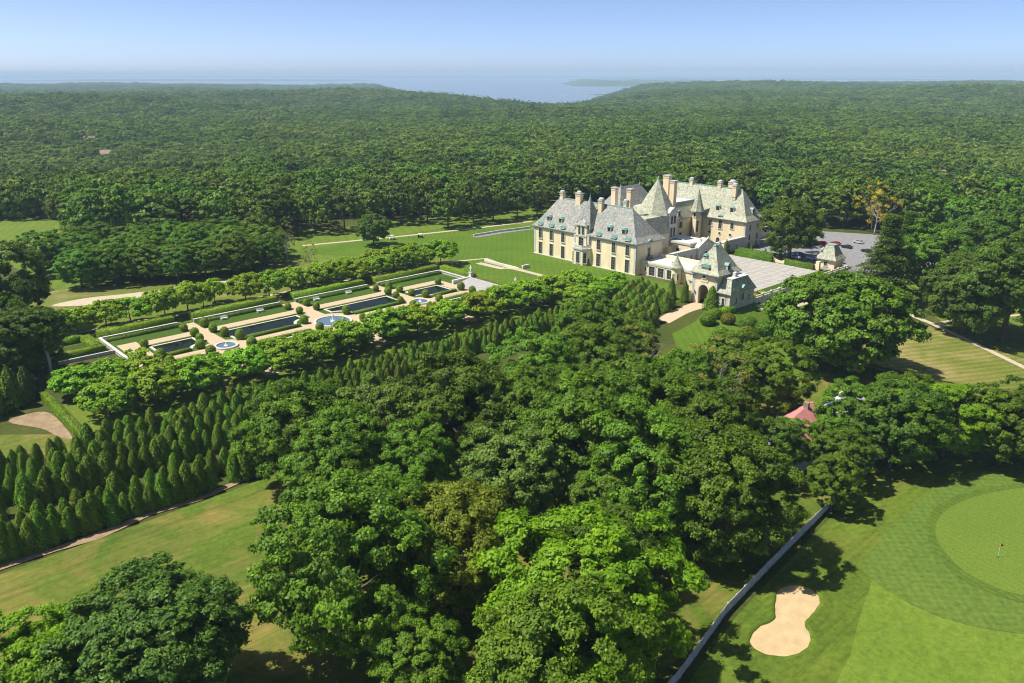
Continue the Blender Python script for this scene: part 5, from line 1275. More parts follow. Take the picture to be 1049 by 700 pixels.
# ------------------------------------------------------------------ trees near the viewer
TREES = [
    ('oak', -20.8, 88.0, 10.2, 'huge dark green oak overhanging the dry lawn, its crown down to the lower picture edge'),
    ('olive', -7.3, 94.5, 8.5, 'olive green dome shaped tree between the huge dark oak and the bright green tree'),
    ('bright', 8.2, 81.5, 10.6, 'broad bright yellow green tree in the middle of the lower picture edge'),
    ('maple', 4.6, 69.0, 8.6, 'dense mid green maple in front of the broad bright tree at the lower edge'),
    ('maple', -11.0, 76.4, 4.8, 'small rounded tree at the foot of the olive dome tree at the lower edge'),
    ('oak', 33.2, 108.6, 9.2, 'tall leafy oak leaning over the board fence by the golf course'),
    ('oak', 22.1, 112.0, 9.2, 'dense oak just left of the fence oak, clumped crown'),
    ('oak2', 12.1, 123.4, 10.0, 'wide dark oak in the heart of the foreground wood'),
    ('blue', 0.1, 115.9, 7.9, 'blue green fine leaved tree above the olive dome tree'),
    ('oak2', -9.8, 135.5, 10.1, 'dark oak behind the blue green fine leaved tree'),
    ('blue', -24.3, 138.0, 7.6, 'blue green tree at the top of the wood near the second garden hedge'),
    ('oak', -39.0, 130.5, 8.6, 'tall dark tree at the left corner of the wood by the cypress rows'),
    ('oak2', -28.1, 118.1, 8.1, 'dark oak above the huge overhanging oak'),
    ('oak2', -16.0, 117.8, 7.3, 'dark green oak left of the blue green fine leaved tree'),
    ('oak2', -36.9, 145.0, 6.0, 'leafy oak between the corner tree and the blue green tree'),
    ('maple', 4.3, 158.3, 8.3, 'mid green maple on the upper edge of the wood beside the dense cypress hedge'),
    ('oak2', 2.8, 136.9, 8.4, 'dark rounded oak in the middle of the wood behind the heart oak'),
    ('oak', 23.3, 139.6, 9.3, 'oak with shaded crown right of the middle of the wood'),
    ('maple', 17.6, 165.7, 8.2, 'mid green tree on the upper edge of the wood below the thick hedge tree'),
    ('oak2', 19.5, 189.0, 8.2, 'big dark green tree standing between the garden trees and the drive hedge'),
    ('dead', 28.3, 170.3, 6.7, 'half bare grey tree with thinning leaves below the drive hedge'),
    ('oak2', 32.8, 149.9, 7.9, 'dark tree left of the bare grey tree on the slope'),
    ('dead', 42.3, 156.5, 7.4, 'bare grey tree with open branches beside the dry slope'),
    ('oak2', 35.0, 133.6, 7.9, 'oak behind the tall fence oak'),
    ('maple', 55.5, 159.1, 7.5, 'mid green tree beside the bare grey tree, uphill of the pink house'),
    ('maple', 52.3, 176.6, 6.0, 'small green tree on the slope lawn behind the bare grey tree'),
    ('oak2', 66.6, 143.6, 6.2, 'dark oak uphill of the red roofed house'),
    ('dark', 72.5, 138.0, 7.4, 'dark shaded tree at the middle of the golf side tree row'),
    ('bright', 85.1, 142.6, 7.2, 'bright leafy tree in the golf side tree row'),
    ('oak2', 94.1, 138.6, 6.8, 'dark green tree at the right end of the golf side tree row'),
    ('maple', 59.5, 138.8, 3.6, 'small tree hiding the right gable of the red roofed house'),
    ('maple', 53.6, 137.6, 3.9, 'small tree hiding the lower wall of the red roofed house'),
    ('maple', 55.2, 121.9, 4.0, 'small tree under the red roofed house beside the fence'),
    ('dark', 47.5, 133.0, 5.0, 'dark leafy tree close to the left wall of the red roofed house'),
    ('oak', 60.5, 130.5, 4.6, 'leafy tree in front of the right corner of the red roofed house'),
    ('elm', -41.8, 75.6, 9.2, 'fine leaved elm standing alone on the dry lawn'),
    ('bright', -53.8, 71.7, 7.1, 'yellow green tree in the lower left corner'),
    ('spread', 84.0, 195.0, 16.0, 'massive spreading oak in front of the arcade terrace'),
    ('oak', 110.0, 310.4, 10.3, 'round oak beside the far end of the castle next to parked cars'),
    ('cedar', 127.5, 266.0, 9.8, 'dark tiered cedar in front of the car park'),
    ('dark', 139.0, 234.0, 11.0, 'massive dark oak beside the pale footpath at the right'),
    ('dark', 146.5, 225.9, 13.6, 'dark oak cut by the right picture edge above the footpath'),
    ('oak2', 147.1, 271.5, 11.5, 'rounded oak behind the dark footpath oak'),
    ('cedar', 150.4, 299.6, 8.2, 'small cedar between the tiered cedar and the rounded oak'),
    ('dark', 173.7, 289.6, 12.2, 'shaded oak behind the dark footpath oaks at the right'),
    ('dark', -117.6, 180.5, 7.4, 'dark pine wood edge tree standing tall at the west end of the garden'),
    ('dark', -129.2, 186.7, 9.0, 'dark tree cut by the left picture edge west of the garden'),
    ('dark', -143.6, 216.8, 11.0, 'dark tree behind the west garden end at the left picture edge'),
    ('maple', 30.5, 190.0, 5.4, 'light green tree among the drive hedge and the thick hedge tree'),
]
random.seed(11)
for (key, x, y, r_, lab) in TREES:
    sq = {'bright': 0.98, 'olive': 1.08, 'spread': 1.0, 'elm': 0.92}.get(key, 1.1)
    col = None
    if key == 'oak2' and y > 180: col = (0.95, 1.0, 0.9)
    add_tree(key, x, y, r_ * 1.05, lab, squash=sq, color=col)
# further trees that fill the foreground wood
fill = [(-26, 107, 7.0), (-18, 104, 7), (14, 100, 6.5), (-3, 125, 7.5), (10, 146, 8), (-14, 150, 7.5), (-29, 129, 7.0), (24, 126, 7.5), (-6, 146, 7), (17, 112, 7), (38, 168, 5), (102, 142, 7), (112, 142, 7), (80, 150, 6.5), (31, 160, 6)]
for i, (x, y, r_) in enumerate(fill):
    add_tree(('oak2', 'maple', 'dark')[i % 3], x, y, r_, "half hidden broadleaf tree between the big crowns of the foreground wood", group="gap trees of the foreground wood", squash=1.0)
# understorey bushes on the slope lawn by the drive
bush = ball_plant(70, M['leaf_maple'], 1100)
for i, (x, y, r_, col, lab) in enumerate(((66, 236, 1.6, (1.6, 1.5, 0.7), "yellow green flowering shrub at the top of the slope lawn below the gatehouse cypress"), (61.5, 231, 2.0, (1.0, 1.05, 0.9), "green shrub in the bed beside the drive below the gatehouse"), (58, 226, 2.4, (0.9, 1.0, 0.8), "rounded green shrub lowest in the bed beside the drive"), (64, 226, 2.2, (1.3, 0.75, 0.6), "bronze shrub on the slope lawn under the gatehouse"), (69, 222, 2.6, (0.85, 0.95, 0.8), "dark shrub in the middle of the slope lawn"), (72, 216, 2.8, (0.8, 0.95, 0.8), "large dark shrub at the foot of the slope lawn"), (66, 213, 2.6, (1.15, 0.9, 0.7), "brownish shrub at the foot of the slope lawn"), (59, 214, 2.6, (1.0, 1.0, 0.8), "broad shrub left on the slope lawn"))):
    mesh_thing("shrub", bush, x, y, tz(x, y), i, lab, "shrub", None, (r_, r_, r_ * 0.8), col)
for i, (u, v, col, lab) in enumerate(((232, 133.2, (2.6, 1.6, 0.5), "yellow flower bed on the terrace beside the mansard lodge"), (234.5, 134.4, (1.6, 0.5, 1.0), "purple and green flower bed on the terrace by the forecourt edge"), (237, 133.4, (2.4, 1.5, 0.5), "golden flower bed strip along the arcade parapet"), (277, 134.2, (2.2, 1.4, 0.5), "orange flower bed at the far end of the terrace strip"))):
    X, Y = xy(u, v); mesh_thing("flower_bed", bush, X, Y, tz(X, Y), i, lab, "flowers", None, (1.7, 1.3, 0.5), col)
hedge((284.0, 156), (284.0, 172), 2.0, 2.9, "ivy clad clipped hedge along the far side of the paved forecourt", color=(0.75, 0.85, 0.8)); hedge((281.3, 155.6), (281.3, 172), 1.2, 2.5, "hedge covering the cream forecourt wall left of its curved gap", color=(0.75, 0.85, 0.8)); hedge((281.3, 138.5), (281.3, 150.2), 1.2, 2.2, "hedge covering the cream forecourt wall right of its curved gap", color=(0.8, 0.9, 0.8))
hedge((204, 131.6), (212.5, 128.6), 1.6, 1.3, "low clipped hedge curving below the gatehouse cypress", color=(1.05, 1.1, 0.9)); hedge((186, 150), (206, 158), 1.3, 1.5, "narrow clipped hedge between the cypress ranks by the drive", color=(1.05, 1.1, 0.9)); hedge((178, 144), (198, 152), 1.3, 1.3, "second narrow clipped hedge between the cypress ranks by the drive", color=(1.05, 1.1, 0.9))

# ------------------------------------------------------------------ crab apple rows
rg = random.Random(21)
for row, (v, lab, us_) in enumerate(((240.3, "spreading crab apple in the row along the meadow side hedge", [47, 55, 63.5, 70, 79, 86, 104, 112, 121, 129, 137, 145, 153, 162, 169, 176, 184]),
                        (247.5, "spreading crab apple in the back row beside the meadow", [127, 137, 147, 157, 167, 176]),
                        (174.6, "spreading crab apple in the outer row above the terrace hedge", [43, 53, 63, 73, 84, 93, 104, 115, 125, 137, 147, 158, 168, 179, 189]),
                        (181.8, "spreading crab apple in the inner row next to the pools", [46, 56, 66, 76, 87, 98, 108, 119, 130, 141, 152, 163, 174, 184]),
                        (190.5, "spreading crab apple at the west end of the inner row beside the gravel court", [41, 48.5, 55]),
                        (165, "spreading crab apple below the castle lawn wall by the drive cypresses", [182, 190, 198]))):
    for i, u in enumerate(us_):
        uu = u + rg.uniform(-0.8, 0.8); x, y = xy(uu, v + rg.uniform(-0.7, 0.7))
        small = row == 0 and 88 < u < 103
        lo_, hi_, sq_ = ((4.5, 5.2, 1.0), (4.0, 4.8, 0.95), (4.9, 5.8, 0.86), (3.6, 4.3, 0.78), (4.4, 5.0, 0.85), (4.4, 5.2, 0.85))[row]
        add_tree('apple', x, y, rg.uniform(lo_, hi_), lab, "crab_apple_tree", "tree", lab.replace("spreading crab apple", "crab apples"), (rg.uniform(0.78, 1.0), rg.uniform(0.9, 1.05), 0.9), rg, squash=sq_ * rg.uniform(0.93, 1.12))
for i, (u, v, lab) in enumerate(((92, 243, "thin young tree in the gap of the meadow side crab apple row"), (97, 246, "lanky young tree beside the pale allee path gap"))):
    x, y = xy(u, v); add_tree('apple', x, y, 3.2, lab, "young_tree", "tree", None, (1.1, 1.1, 0.9), rg, squash=1.4)

# ------------------------------------------------------------------ cypress rows
cones = [cone_plant(s, 5.9, 1.5, M['leaf_cone'], 2600, 0.16, 0.46) for s in (80, 81, 82, 83)]
rg = random.Random(31); ncone = 0
rows = [(132.4, 4, 66, "narrow cypress in the front row along the bare earth strip"), (137.0, 2, 66, "narrow cypress in the second row from the dry lawn"),
        (147.4, 6, 70, "narrow cypress in the middle row between the two bare strips"), (152.4, 8, 112, "narrow cypress in the fourth row up from the dry lawn"),
        (157.4, 12, 178, "narrow cypress in the fifth row below the terrace hedge"), (162.2, 20, 184, "narrow cypress in the top row right under the terrace hedge")]
for v, u0, u1, lab in rows:
    u = u0
    while u < u1:
        uu = u + rg.uniform(-0.3, 0.3); x, y = xy(uu, v + rg.uniform(-0.35, 0.35)); h_ = rg.uniform(0.75, 1.18) * (0.85 if u > 70 else 1.0)
        if rg.random() > 0.03:
            mesh_thing("cypress", rg.choice(cones), x, y, tz(x, y) - 0.05, rg.uniform(0, 6), lab, "cypress", lab.replace("narrow cypress", "cypresses"), (h_ * rg.uniform(0.9, 1.15), h_ * rg.uniform(0.9, 1.15), h_), (rg.uniform(0.85, 1.12), rg.uniform(0.95, 1.2), rg.uniform(0.8, 1.0))).rotation_euler = (rg.gauss(0, 0.035), rg.gauss(0, 0.035), rg.uniform(0, 6)); ncone += 1
        u += rg.uniform(1.85, 2.5)
# ranks by the gate drive
lab = "pointed cypress in the dense ranks left of the gatehouse drive"
for r_ in range(5):
    for k in range(9):
        u = 174 + k * 3.3 + r_ * 1.6; v = 136.5 + r_ * 4.2 + k * 1.0
        x, y = xy(u + rg.uniform(-0.3, 0.3), v + rg.uniform(-0.3, 0.3)); h_ = rg.uniform(0.9, 1.1)
        if abs(v - 139.4) < 4 and u > 188: continue
        if u > 207: continue
        mesh_thing("cypress", rg.choice(cones), x, y, tz(x, y) - 0.05, rg.uniform(0, 6), lab, "cypress", "cypress ranks by the drive", (h_ * 1.35, h_ * 1.35, h_), (rg.uniform(0.85, 1.1), rg.uniform(0.95, 1.1), 0.9)); ncone += 1
big = cone_plant(88, 7.6, 2.1, M['leaf_cone'], 3400, 0.22, 0.6)
for (u, v, sc_, lab) in ((208.8, 144.6, (0.72, 0.72, 0.92), "slim dark cypress left of the gatehouse arch"), (208.0, 134.0, (1.25, 1.25, 0.98), "fat dark cypress right of the gatehouse arch"), (208.2, 149.4, (0.8, 0.8, 0.95), "dark cypress standing in front of the gallery porch")):
    x, y = xy(u, v); mesh_thing("cypress", big, x, y, tz(x, y), 0.3, lab, "cypress", None, sc_, (0.8, 0.9, 0.85))
for (u, v, sc_, lab) in ((281, 176.3, 0.75, "dark cypress against the courtyard screen wall"), (285.5, 167.5, 0.62, "small cypress nearest the far block behind the forecourt hedge"), (286, 161.5, 0.5, "small cypress in the middle behind the forecourt hedge"), (287, 155.5, 0.5, "small cypress by the curved gap behind the forecourt hedge"), (270, 175, 0.5, "low evergreen beside the pedimented gateway"), (224, 200.2, 0.42, "slim evergreen at the foot of the castle bay")):
    x, y = xy(u, v); mesh_thing("cypress", big, x, y, tz(x, y), 0.9, lab, "cypress", None, (sc_ * 0.8, sc_ * 0.8, sc_), (0.8, 0.9, 0.85))
# evergreen screen west of the garden
for i, (u, v, s_) in enumerate(((22, 197, 1.5), (26, 197.5, 1.3), (30, 200, 1.35), (33.5, 202.5, 1.15), (18, 200, 1.6), (24, 203, 1.7), (29, 206, 1.5), (14, 202, 1.6), (20, 207, 1.7))):
    x, y = xy(u, v); mesh_thing("evergreen", big, x, y, tz(x, y) - 0.2, i * 1.3, "dark bulky evergreen in the screen west of the garden by the bare earth", "evergreen", "evergreen screen west of the garden", (s_, s_, s_ * 0.95), (0.75, 0.85, 0.75))
for (u, v, lab) in ((36, 208, "tall bare trunked pine at the west end of the garden"), (39.5, 205, "second bare trunked pine at the west end of the garden")):
    x, y = xy(u, v); p = empty("pine_tree", x, y, 0, 0.4, lab, "tree")
    b = MB(); b.tube([(0, 0, -1), (0.2, 0, 5), (-0.1, 0.2, 10), (0.3, 0.1, 15)], [0.45, 0.36, 0.28, 0.12], 8)
    for k in range(5): a = k * 1.3; b.tube([(0, 0, 9 + k), (1.6 * math.cos(a), 1.6 * math.sin(a), 10.4 + k)], [0.1, 0.04], 5)
    b.build("trunk", M['grey_bark'], p, True)
    c = bpy.data.objects.new("crown", PROTO['dark'][0][0]); COL.objects.link(c); c.parent = p; c.location = (0, 0, 14); c.scale = (0.5, 0.5, 0.48)

# ------------------------------------------------------------------ cluster and park trees beyond the garden
C1 = [(-150.9, 278.7, 6.3), (-143.3, 284.7, 6.4), (-130.1, 278.7, 6.3), (-118.5, 275.8, 6.2), (-111.0, 281.7, 6.3), (-100.6, 284.7, 6.3), (-165.2, 314.9, 7.0), (-149.9, 311.3, 6.9), (-137.9, 314.9, 7.0), (-125.7, 318.7, 7.1), (-112.6, 314.9, 7.0), (-105.0, 324.4, 6.6), (-170.2, 306.0, 6.8), (-148, 266, 6.0), (-139, 271, 6.2), (-129, 275, 6.2), (-119, 280, 6.0), (-109, 286, 6.0), (-101, 290, 5.6), (-160, 290, 7), (-140, 296, 7), (-122, 298, 7), (-108, 300, 6.5), (-172, 285, 7), (-94, 300, 5.5), (-97, 312, 6.5)]
rg = random.Random(41)
for i, (x, y, r_) in enumerate(C1):
    add_tree('maple' if i % 3 else 'oak2', x, y, r_ * 1.1, "bushy broadleaf tree in the grove between the meadow and the left fairway", group="grove beside the meadow", color=(rg.uniform(0.8, 1.15), rg.uniform(0.9, 1.1), 0.9), rng=rg, squash=rg.uniform(0.8, 1.0))
for (x, y, r_, key, sq, lab) in ((-59.0, 336.4, 6.6, 'dark', 1.0, "dark lone tree standing on the fairway beyond the crab apples"), (-87.5, 305, 3.6, 'dead', 1.9, "thin ragged poplar at the meadow edge"), (-77, 298, 3.0, 'dead', 1.3, "small sparse tree beside the ragged poplar")):
    add_tree(key, x, y, r_, lab, squash=sq)
park = [(-30.5, 378, 7.3), (-42, 394.8, 8.0), (-54.4, 389.1, 7.5), (-18.9, 391.8, 7.6), (-9.4, 396, 6.8), (2.7, 405.8, 6.9), (-79.1, 374, 7.4), (-91.0, 366, 7.4), (-105.5, 356, 7.4), (-112.3, 346, 6.7), (-68, 385, 7.2), (13, 412, 7), (-26, 408, 7.4), (-96, 380, 7), (-60, 402, 7.5), (-118, 362, 7)]
for i, (x, y, r_) in enumerate(park):
    lab = "tall trunked park tree along the far edge of the fairway"
    add_tree('wood', x, y, r_, lab, "park_tree", "tree", "park trees along the fairway", (rg.uniform(0.75, 1.0), rg.uniform(0.85, 1.05), 0.85), rg, squash=1.12)

# ------------------------------------------------------------------ far woods
TL = [(-420, 374), (-279, 374), (-268, 404), (-228, 401), (-196, 345), (-170, 338), (-112, 352), (-98, 392), (-47.9, 412), (15, 424), (39.8, 440), (90, 436), (128, 424), (140, 380), (163, 366), (186, 372), (205, 352), (208, 320), (240, 300), (272, 290), (420, 240)]
TLx, TLy = np.array([p[0] for p in TL]), np.array([p[1] for p in TL])
rngw = np.random.default_rng(77)
HOUSES = [(-631.4, 1020.2), (-532.1, 1020.2), (-408.2, 825.4), (116.3, 926.7), (294.7, 1275.8), (30.9, 1697.2), (245.1, 772.3), (271.8, 520.6), (58.3, 1391.3), (-479, 930), (-590, 1035)]
pts = []
d = 360.0
def wood_ok(x, y):
    if x < -420 or x > 420: base = np.interp(x, [-3000, -420, 420, 3000], [300, 374, 240, 240])
    else: base = np.interp(x, TLx, TLy)
    if y < base: return False
    if abs(x) > 0.70 * y + 45: return False
    for hx, hy in HOUSES:
        if (abs(x - hx) < 11 and -24 < y - hy < 9): return False
    return True
yy = 240.0
while yy < 6300:
    sp = 12.8 if yy < 900 else min(12.8 + (yy - 900) * 0.0036, 24)
    X = np.arange(-0.7 * yy - 60, 0.7 * yy + 60, sp)
    for x in X:
        px_, py_ = x + rngw.uniform(-0.42, 0.42) * sp, yy + rngw.uniform(-0.42, 0.42) * sp
        if wood_ok(px_, py_): pts.append((px_, py_, sp))
    yy += sp
pts = np.array(pts)
pz = terrain(pts[:, 0], pts[:, 1])
on = pz > SEA_Z + 6
pts, pz = pts[on], pz[on]
dist = np.hypot(pts[:, 0], pts[:, 1])
order = np.argsort(dist); pts, pz, dist = pts[order], pz[order], dist[order]
NEAR = 200
rg = random.Random(51)
for (x, y, sp), z in zip(pts[:NEAR], pz[:NEAR]):
    side = "beyond the fairway" if x < 30 else ("behind the castle" if x < 128 else "beyond the car park")
    add_tree('wood', float(x), float(y), rg.uniform(6.8, 9.2), "rounded broadleaf tree at the near edge of the woods " + side, "wood_tree", "tree", "near woods " + side, (rg.uniform(0.75, 1.05), rg.uniform(0.88, 1.12), rg.uniform(0.75, 1.1)), rg, squash=rg.uniform(0.85, 1.2))
far_p, far_z, far_s = pts[NEAR:], pz[NEAR:], pts[NEAR:, 2]
print("far trees", len(far_p))
n = len(far_p)
me = bpy.data.meshes.new("woods"); me.vertices.add(n)
me.vertices.foreach_set("co", np.stack([far_p[:, 0], far_p[:, 1], far_z + 7.6 * (far_s / 9.4) ** 0.35], -1).astype(np.float32).ravel()); me.update()
a = me.attributes.new("pick", 'INT', 'POINT'); a.data.foreach_set("value", rngw.integers(0, 5, n).astype(np.int32))
a = me.attributes.new("turn", 'FLOAT', 'POINT'); a.data.foreach_set("value", rngw.uniform(0, 6.28, n).astype(np.float32))
a = me.attributes.new("size", 'FLOAT_VECTOR', 'POINT')
w_ = rngw.triangular(0.6, 0.95, 1.7, n) * (far_s / 10.2); hh = rngw.uniform(0.75, 1.45, n) * (far_s / 9.4) ** 0.35
a.data.foreach_set("vector", np.stack([w_, w_, hh], -1).astype(np.float32).ravel())
patch = rolling(far_p[:, 0] * 1.3, far_p[:, 1], 260.0) * 0.16 + rolling(far_p[:, 1], far_p[:, 0], 700.0) * 0.14
a = me.attributes.new("tone", 'FLOAT', 'POINT'); a.data.foreach_set("value", np.clip(0.5 + patch + rngw.normal(0, 0.24, n), 0, 1).astype(np.float32))
woods = bpy.data.objects.new("woods", me); COL.objects.link(woods)
set_tag(woods, "endless green broadleaf woods rolling from behind the castle to the bay", "woods", None, "stuff")
ng = bpy.data.node_groups.new("wood_spread", 'GeometryNodeTree')
ng.interface.new_socket("Geometry", in_out='INPUT', socket_type='NodeSocketGeometry'); ng.interface.new_socket("Geometry", in_out='OUTPUT', socket_type='NodeSocketGeometry')
gi, go = ng.nodes.new("NodeGroupInput"), ng.nodes.new("NodeGroupOutput")
join = ng.nodes.new("GeometryNodeJoinGeometry")
# one crown of each form already standing in the near woods serves as the pattern
pat = {}
for o in bpy.data.objects:
    if o.type == 'MESH' and o.name.startswith("crown") and o.data in PROTO['wood'][0]: pat.setdefault(o.data.name, o)
for o in pat.values():
    nd = ng.nodes.new("GeometryNodeObjectInfo"); nd.inputs[0].default_value = o; nd.inputs[1].default_value = False; nd.transform_space = 'ORIGINAL'
    sm = ng.nodes.new("GeometryNodeSetMaterial"); sm.inputs["Material"].default_value = M['leaf_far']; ng.links.new(nd.outputs["Geometry"], sm.inputs["Geometry"])
    gti = ng.nodes.new("GeometryNodeGeometryToInstance"); ng.links.new(sm.outputs[0], gti.inputs[0])
    ng.links.new(gti.outputs[0], join.inputs[0])
inst = ng.nodes.new("GeometryNodeInstanceOnPoints"); inst.inputs["Pick Instance"].default_value = True
def attr(nm, t):
    nd = ng.nodes.new("GeometryNodeInputNamedAttribute"); nd.data_type = t; nd.inputs[0].default_value = nm; return nd.outputs[0]
cmb = ng.nodes.new("ShaderNodeCombineXYZ"); ng.links.new(attr("turn", 'FLOAT'), cmb.inputs[2])
e2r = ng.nodes.new("FunctionNodeEulerToRotation"); ng.links.new(cmb.outputs[0], e2r.inputs[0])
ng.links.new(gi.outputs[0], inst.inputs["Points"]); ng.links.new(join.outputs[0], inst.inputs["Instance"])
ng.links.new(attr("pick", 'INT'), inst.inputs["Instance Index"]); ng.links.new(e2r.outputs[0], inst.inputs["Rotation"]); ng.links.new(attr("size", 'FLOAT_VECTOR'), inst.inputs["Scale"])
ng.links.new(inst.outputs[0], go.inputs[0])
md = woods.modifiers.new("spread", 'NODES'); md.node_group = ng
# a few single trees of another colour in the woods
add_tree('dead', 166, 362, 7.5, "thin tree with yellow tinged top at the wood edge right of the castle", color=(2.0, 1.5, 0.6), squash=1.35)
add_tree('bright', 128, 960, 9, "pale yellow green tree standing out in the distant valley woods"); add_tree('bright', 200, 372, 8.5, "bright green tree at the wood edge behind the car park")
add_tree('wood', 118, 338, 7.5, "olive tree tucked behind the far end of the castle", color=(1.7, 1.35, 0.9))

# ------------------------------------------------------------------ houses
def house(x, y, z, L, Wd, h, rh, rz, wall, roof, lab, win=True):
    r = empty("house", x, y, z, rz, lab, "house")
    b = MB(); b.box(-L / 2, L / 2, -Wd / 2, Wd / 2, -2, h); b.loft([[(xx, -Wd / 2, h), (xx, Wd / 2, h), (xx, 0, h + rh - 0.1)] for xx in (-L / 2, L / 2)]); b.build("wall", M[wall], r)
    b = MB()
    for s in (-1, 1):
        b.loft([[(xx, s * (Wd / 2 + 0.6), h - 0.35), (xx, 0, h + rh), (xx, 0, h + rh + 0.25), (xx, s * (Wd / 2 + 0.6), h - 0.1)] for xx in (-L / 2 - 0.5, L / 2 + 0.5)])
    rf = b.build("roof", M[roof], r)
    b = MB(); b.box(L * 0.2, L * 0.2 + 0.9, -0.45, 0.45, h + rh * 0.4, h + rh + 1.2); b.build("chimney", M['brown_roof'], rf)
    if win:
        for s in (-1, 1):
            for k in range(max(2, int(L / 3.2))):
                a = -L / 2 + (k + 0.5) * L / max(2, int(L / 3.2)); b = MB(); b.obox((a, s * Wd / 2), (0, s), -0.55, 0.55, 0.002, 0.06, h - 2.1, h - 0.7); f = b.build("window", M['glass'], r)
                b2 = MB(); b2.obox((a, s * Wd / 2), (0, s), -0.7, 0.7, 0.003, 0.1, h - 2.28, h - 2.12); b2.obox((a, s * Wd / 2), (0, s), -0.7, 0.7, 0.003, 0.1, h - 0.68, h - 0.55); b2.build("frame", M['white_paint'], f)
        b = MB(); b.obox((-L * 0.1, -Wd / 2), (0, -1), -0.5, 0.5, 0.002, 0.07, 0, 2.1); b.build("door", M['dark_frame'], r)
    return r
hx, hy = (56.5, 143.5)
house(hx, hy, tz(hx, hy), 13, 8, 5.6, 3.4, ANG + R(8), 'white_paint', 'pink_roof', "white house with faded red roof half hidden in the trees beside the golf fence")
house(71, 158, tz(71, 158) - 1.0, 11, 8, 4.5, 3.0, ANG + R(8), 'white_paint', 'teal_roof', "house with pale grey green roof behind the trees uphill of the red roofed house")
for i, (x, y) in enumerate(HOUSES):
    house(x, y, tz(x, y) + 4.5, 11 + i % 3 * 2, 8, 6.0, 3.8, 0.2 * (i % 5) - 0.3, 'white_paint', ('brown_roof', 'pink_roof', 'brown_roof')[i % 3] if i else 'pink_roof',
          ["reddish roofed distant house at the far left of the woods", "red brown roofed distant house between the far left houses", "brown roofed distant house nearest among the left woods houses", "brown roofed distant house by the pale valley tree", "distant house with reddish roof in the right woods", "brown roofed house far up the middle valley near the bay", "brown roofed distant house in the woods right of the castle", "reddish roofed house near the right edge of the woods", "brown roofed house in the valley left of the pale tree", "brown roofed house in the left woods between two others", "reddish house beside the far left woods houses"][i], win=False)

# ------------------------------------------------------------------ cars, carts, boats
def m_car(name, col):
    t = NT(name); t.principled(col, 0.25, 0.6); return t.mat
CARC = [(m_car("white_car_paint", (0.75, 0.75, 0.74)), "white"), (m_car("silver_car_paint", (0.45, 0.46, 0.47)), "silver"), (m_car("red_car_paint", (0.45, 0.02, 0.03)), "red"), (m_car("blue_car_paint", (0.04, 0.07, 0.22)), "dark blue"), (m_car("black_car_paint", (0.02, 0.02, 0.022)), "black")]
def car_mesh(kind):
    prof = [(-2.2, 0.35), (-2.25, 0.75), (-2.1, 0.98), (-1.0, 1.05), (-0.9, 1.06), (1.4, 1.06), (2.1, 1.0), (2.25, 0.7), (2.2, 0.35)]
    b = MB(); b.loft([[(x, y * 0.9, z) for x, z in prof] if False else [(x, y, z) for x, z in prof] for y in (-0.88, 0.88)]); return b
car0 = None
CARS = [(136.5, 334, 3), (131.0, 326, 0), (125.5, 311, 1), (141, 331, 4), (123.0, 305, 0), (118.6, 309, 0), (115.9, 316, 3), (111.5, 312, 0), (139, 338, 2), (133.5, 339, 2), (150, 341, 1), (164, 342, 0), (176, 338, 1), (184, 334, 0), (193, 330, 3), (129, 317, 3), (146, 323, 4), (170, 325, 0)]
CARLAB = ["dark blue car parked in the row behind the corner lodge", "white car parked beside the corner lodge roof", "silver car parked near the round oak", "black car parked behind the corner lodge, right of the others", "white car parked by the end of the forecourt hedge", "white car parked under the round oak", "dark blue car parked in the shade of the round oak", "white car parked close to the small cypresses", "red car parked in the middle of the far parking row", "red car parked at the left of the far parking row", "silver car parked left of the tiered cedar", "white car half hidden behind the tiered cedar", "silver car parked right of the tiered cedar", "white car parked in the right part of the car park", "dark blue car at the right end of the car park", "dark blue car parked just in front of the far rows", "black car parked by the tiered cedar", "white car in the gap between two cedars"]
for i, (x, y, c) in enumerate(CARS):
    if car0 is None:
        car0 = empty("parked_car", x, y, 0.1, 0, CARLAB[i], "car", "cars in the car park")
        body = car_mesh(0).build("body", CARC[c][0], car0)
        b = MB(); b.loft([[(-1.75, -0.78, 1.04), (1.3, -0.78, 1.04), (1.3, 0.78, 1.04), (-1.75, 0.78, 1.04)], [(-1.2, -0.64, 1.42), (0.45, -0.64, 1.42), (0.45, 0.64, 1.42), (-1.2, 0.64, 1.42)]]); b.build("windows", M['glass'], car0)
        b = MB(); b.box(-1.15, 0.4, -0.62, 0.62, 1.42, 1.47); b.build("roof", CARC[c][0], car0)
        for sx in (-1.35, 1.35):
            for sy in (-0.8, 0.8):
                b = MB(); b.lathe(0, 0, [(0.33, -0.1), (0.33, 0.1)], 14); b.v = [(sx + q[0], sy + q[2], 0.33 + q[1]) for q in b.v]; b.build("wheel", M['rubber'], car0)
        r = car0
    else:
        r = copy_tree(car0); r.location = (x, y, 0.1); r["label"] = CARLAB[i]
        for ch in r.children:
            if ch.name.startswith(("body", "roof")):
                ch.material_slots[0].link = 'OBJECT'; ch.material_slots[0].material = CARC[c][0]
    r.rotation_euler = (0, 0, ANG + R(90 if i % 4 else 84) + 0.05 * math.sin(i * 7))
    r.location.z = tz(x, y) + 0.1
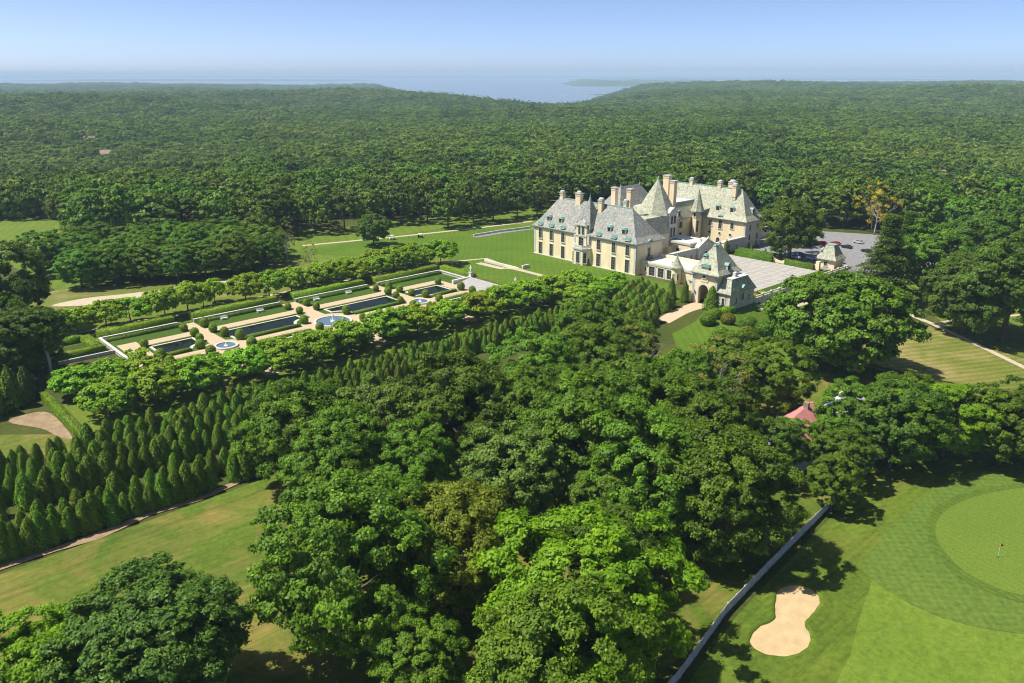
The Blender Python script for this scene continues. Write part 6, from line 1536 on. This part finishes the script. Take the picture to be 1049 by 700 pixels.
# two golf carts on the fairway
for (x, y, cm, rz, lab) in ((-53.0, 349, 0, 0.5, "white golf cart parked on the fairway path"), (-41, 353, 4, 0.2, "dark golf cart further right on the fairway path")):
    g = empty("golf_cart", x, y, tz(x, y) + 0.12, rz, lab, "golf cart")
    b = MB(); b.box(-1.2, 1.2, -0.6, 0.6, 0.3, 0.75); b.box(-1.2, -0.5, -0.6, 0.6, 0.75, 1.1); b.build("body", CARC[cm][0], g)
    b = MB(); b.box(-0.9, 0.8, -0.65, 0.65, 1.85, 1.95); b.build("canopy", M['white_paint'], g)
    for sx in (-0.8, 0.75):
        for sy in (-0.55, 0.55): b = MB(); b.box(sx - 0.04, sx + 0.04, sy - 0.04, sy + 0.04, 0.75, 1.85); b.build("post", M['dark_frame'], g)
    for sx in (-0.8, 0.8):
        for sy in (-0.6, 0.6): b = MB(); b.lathe(0, 0, [(0.25, -0.1), (0.25, 0.1)], 12); b.v = [(sx + q[0], sy + q[2], 0.25 + q[1]) for q in b.v]; b.build("wheel", M['rubber'], g)
# moored boats in the bay
boat0 = None; rg = random.Random(61)
for i in range(40):
    x = rg.uniform(150, 600); y = rg.uniform(4700, 6300)
    if tz(x, y) > SEA_Z - 3 or abs(x - 90) > 0.115 * y: continue
    if boat0 is None:
        boat0 = empty("moored_boat", x, y, SEA_Z, 0.4, "tiny white boat moored in the distant bay", "boat", "boats moored in the bay"); Lb = 12.0
        b = MB(); b.loft([[(-6, -1.4, 0), (-6, 1.4, 0), (2.5, 1.6, 0), (6, 0, 0), (2.5, -1.6, 0)], [(-6.2, -1.8, 1.6), (-6.2, 1.8, 1.6), (2.8, 2.0, 1.8), (7, 0, 2.0), (2.8, -2.0, 1.8)]]); b.build("hull", M['white_paint'], boat0)
        b = MB(); b.box(-3.5, 1.5, -1.2, 1.2, 1.7, 2.9); b.build("cabin", M['white_paint'], boat0); b = MB(); b.lathe(1.6, 0, [(0.14, 1.7), (0.09, 14)], 6); b.build("mast", M['white_paint'], boat0)
    else: c = copy_tree(boat0); c.location = (x, y, SEA_Z); c.rotation_euler = (0, 0, rg.uniform(0, 6.28))

# ------------------------------------------------------------------ air
b = MB(); b.box(-50000, 50000, -3000, 61000, -80, 96)
hz = b.build("haze", [])
t = NT("haze_air"); pv = t.n("ShaderNodeVolumePrincipled")
pv.inputs["Color"].default_value = (0.58, 0.79, 1.0, 1); pv.inputs["Density"].default_value = HAZE_DENSITY; pv.inputs["Anisotropy"].default_value = 0.0
t.l(pv.outputs[0], t.out.inputs["Volume"]); hz.data.materials.append(t.mat)
set_tag(hz, kind='stuff'); hz["label"] = "pale blue summer haze over the woods and the bay"
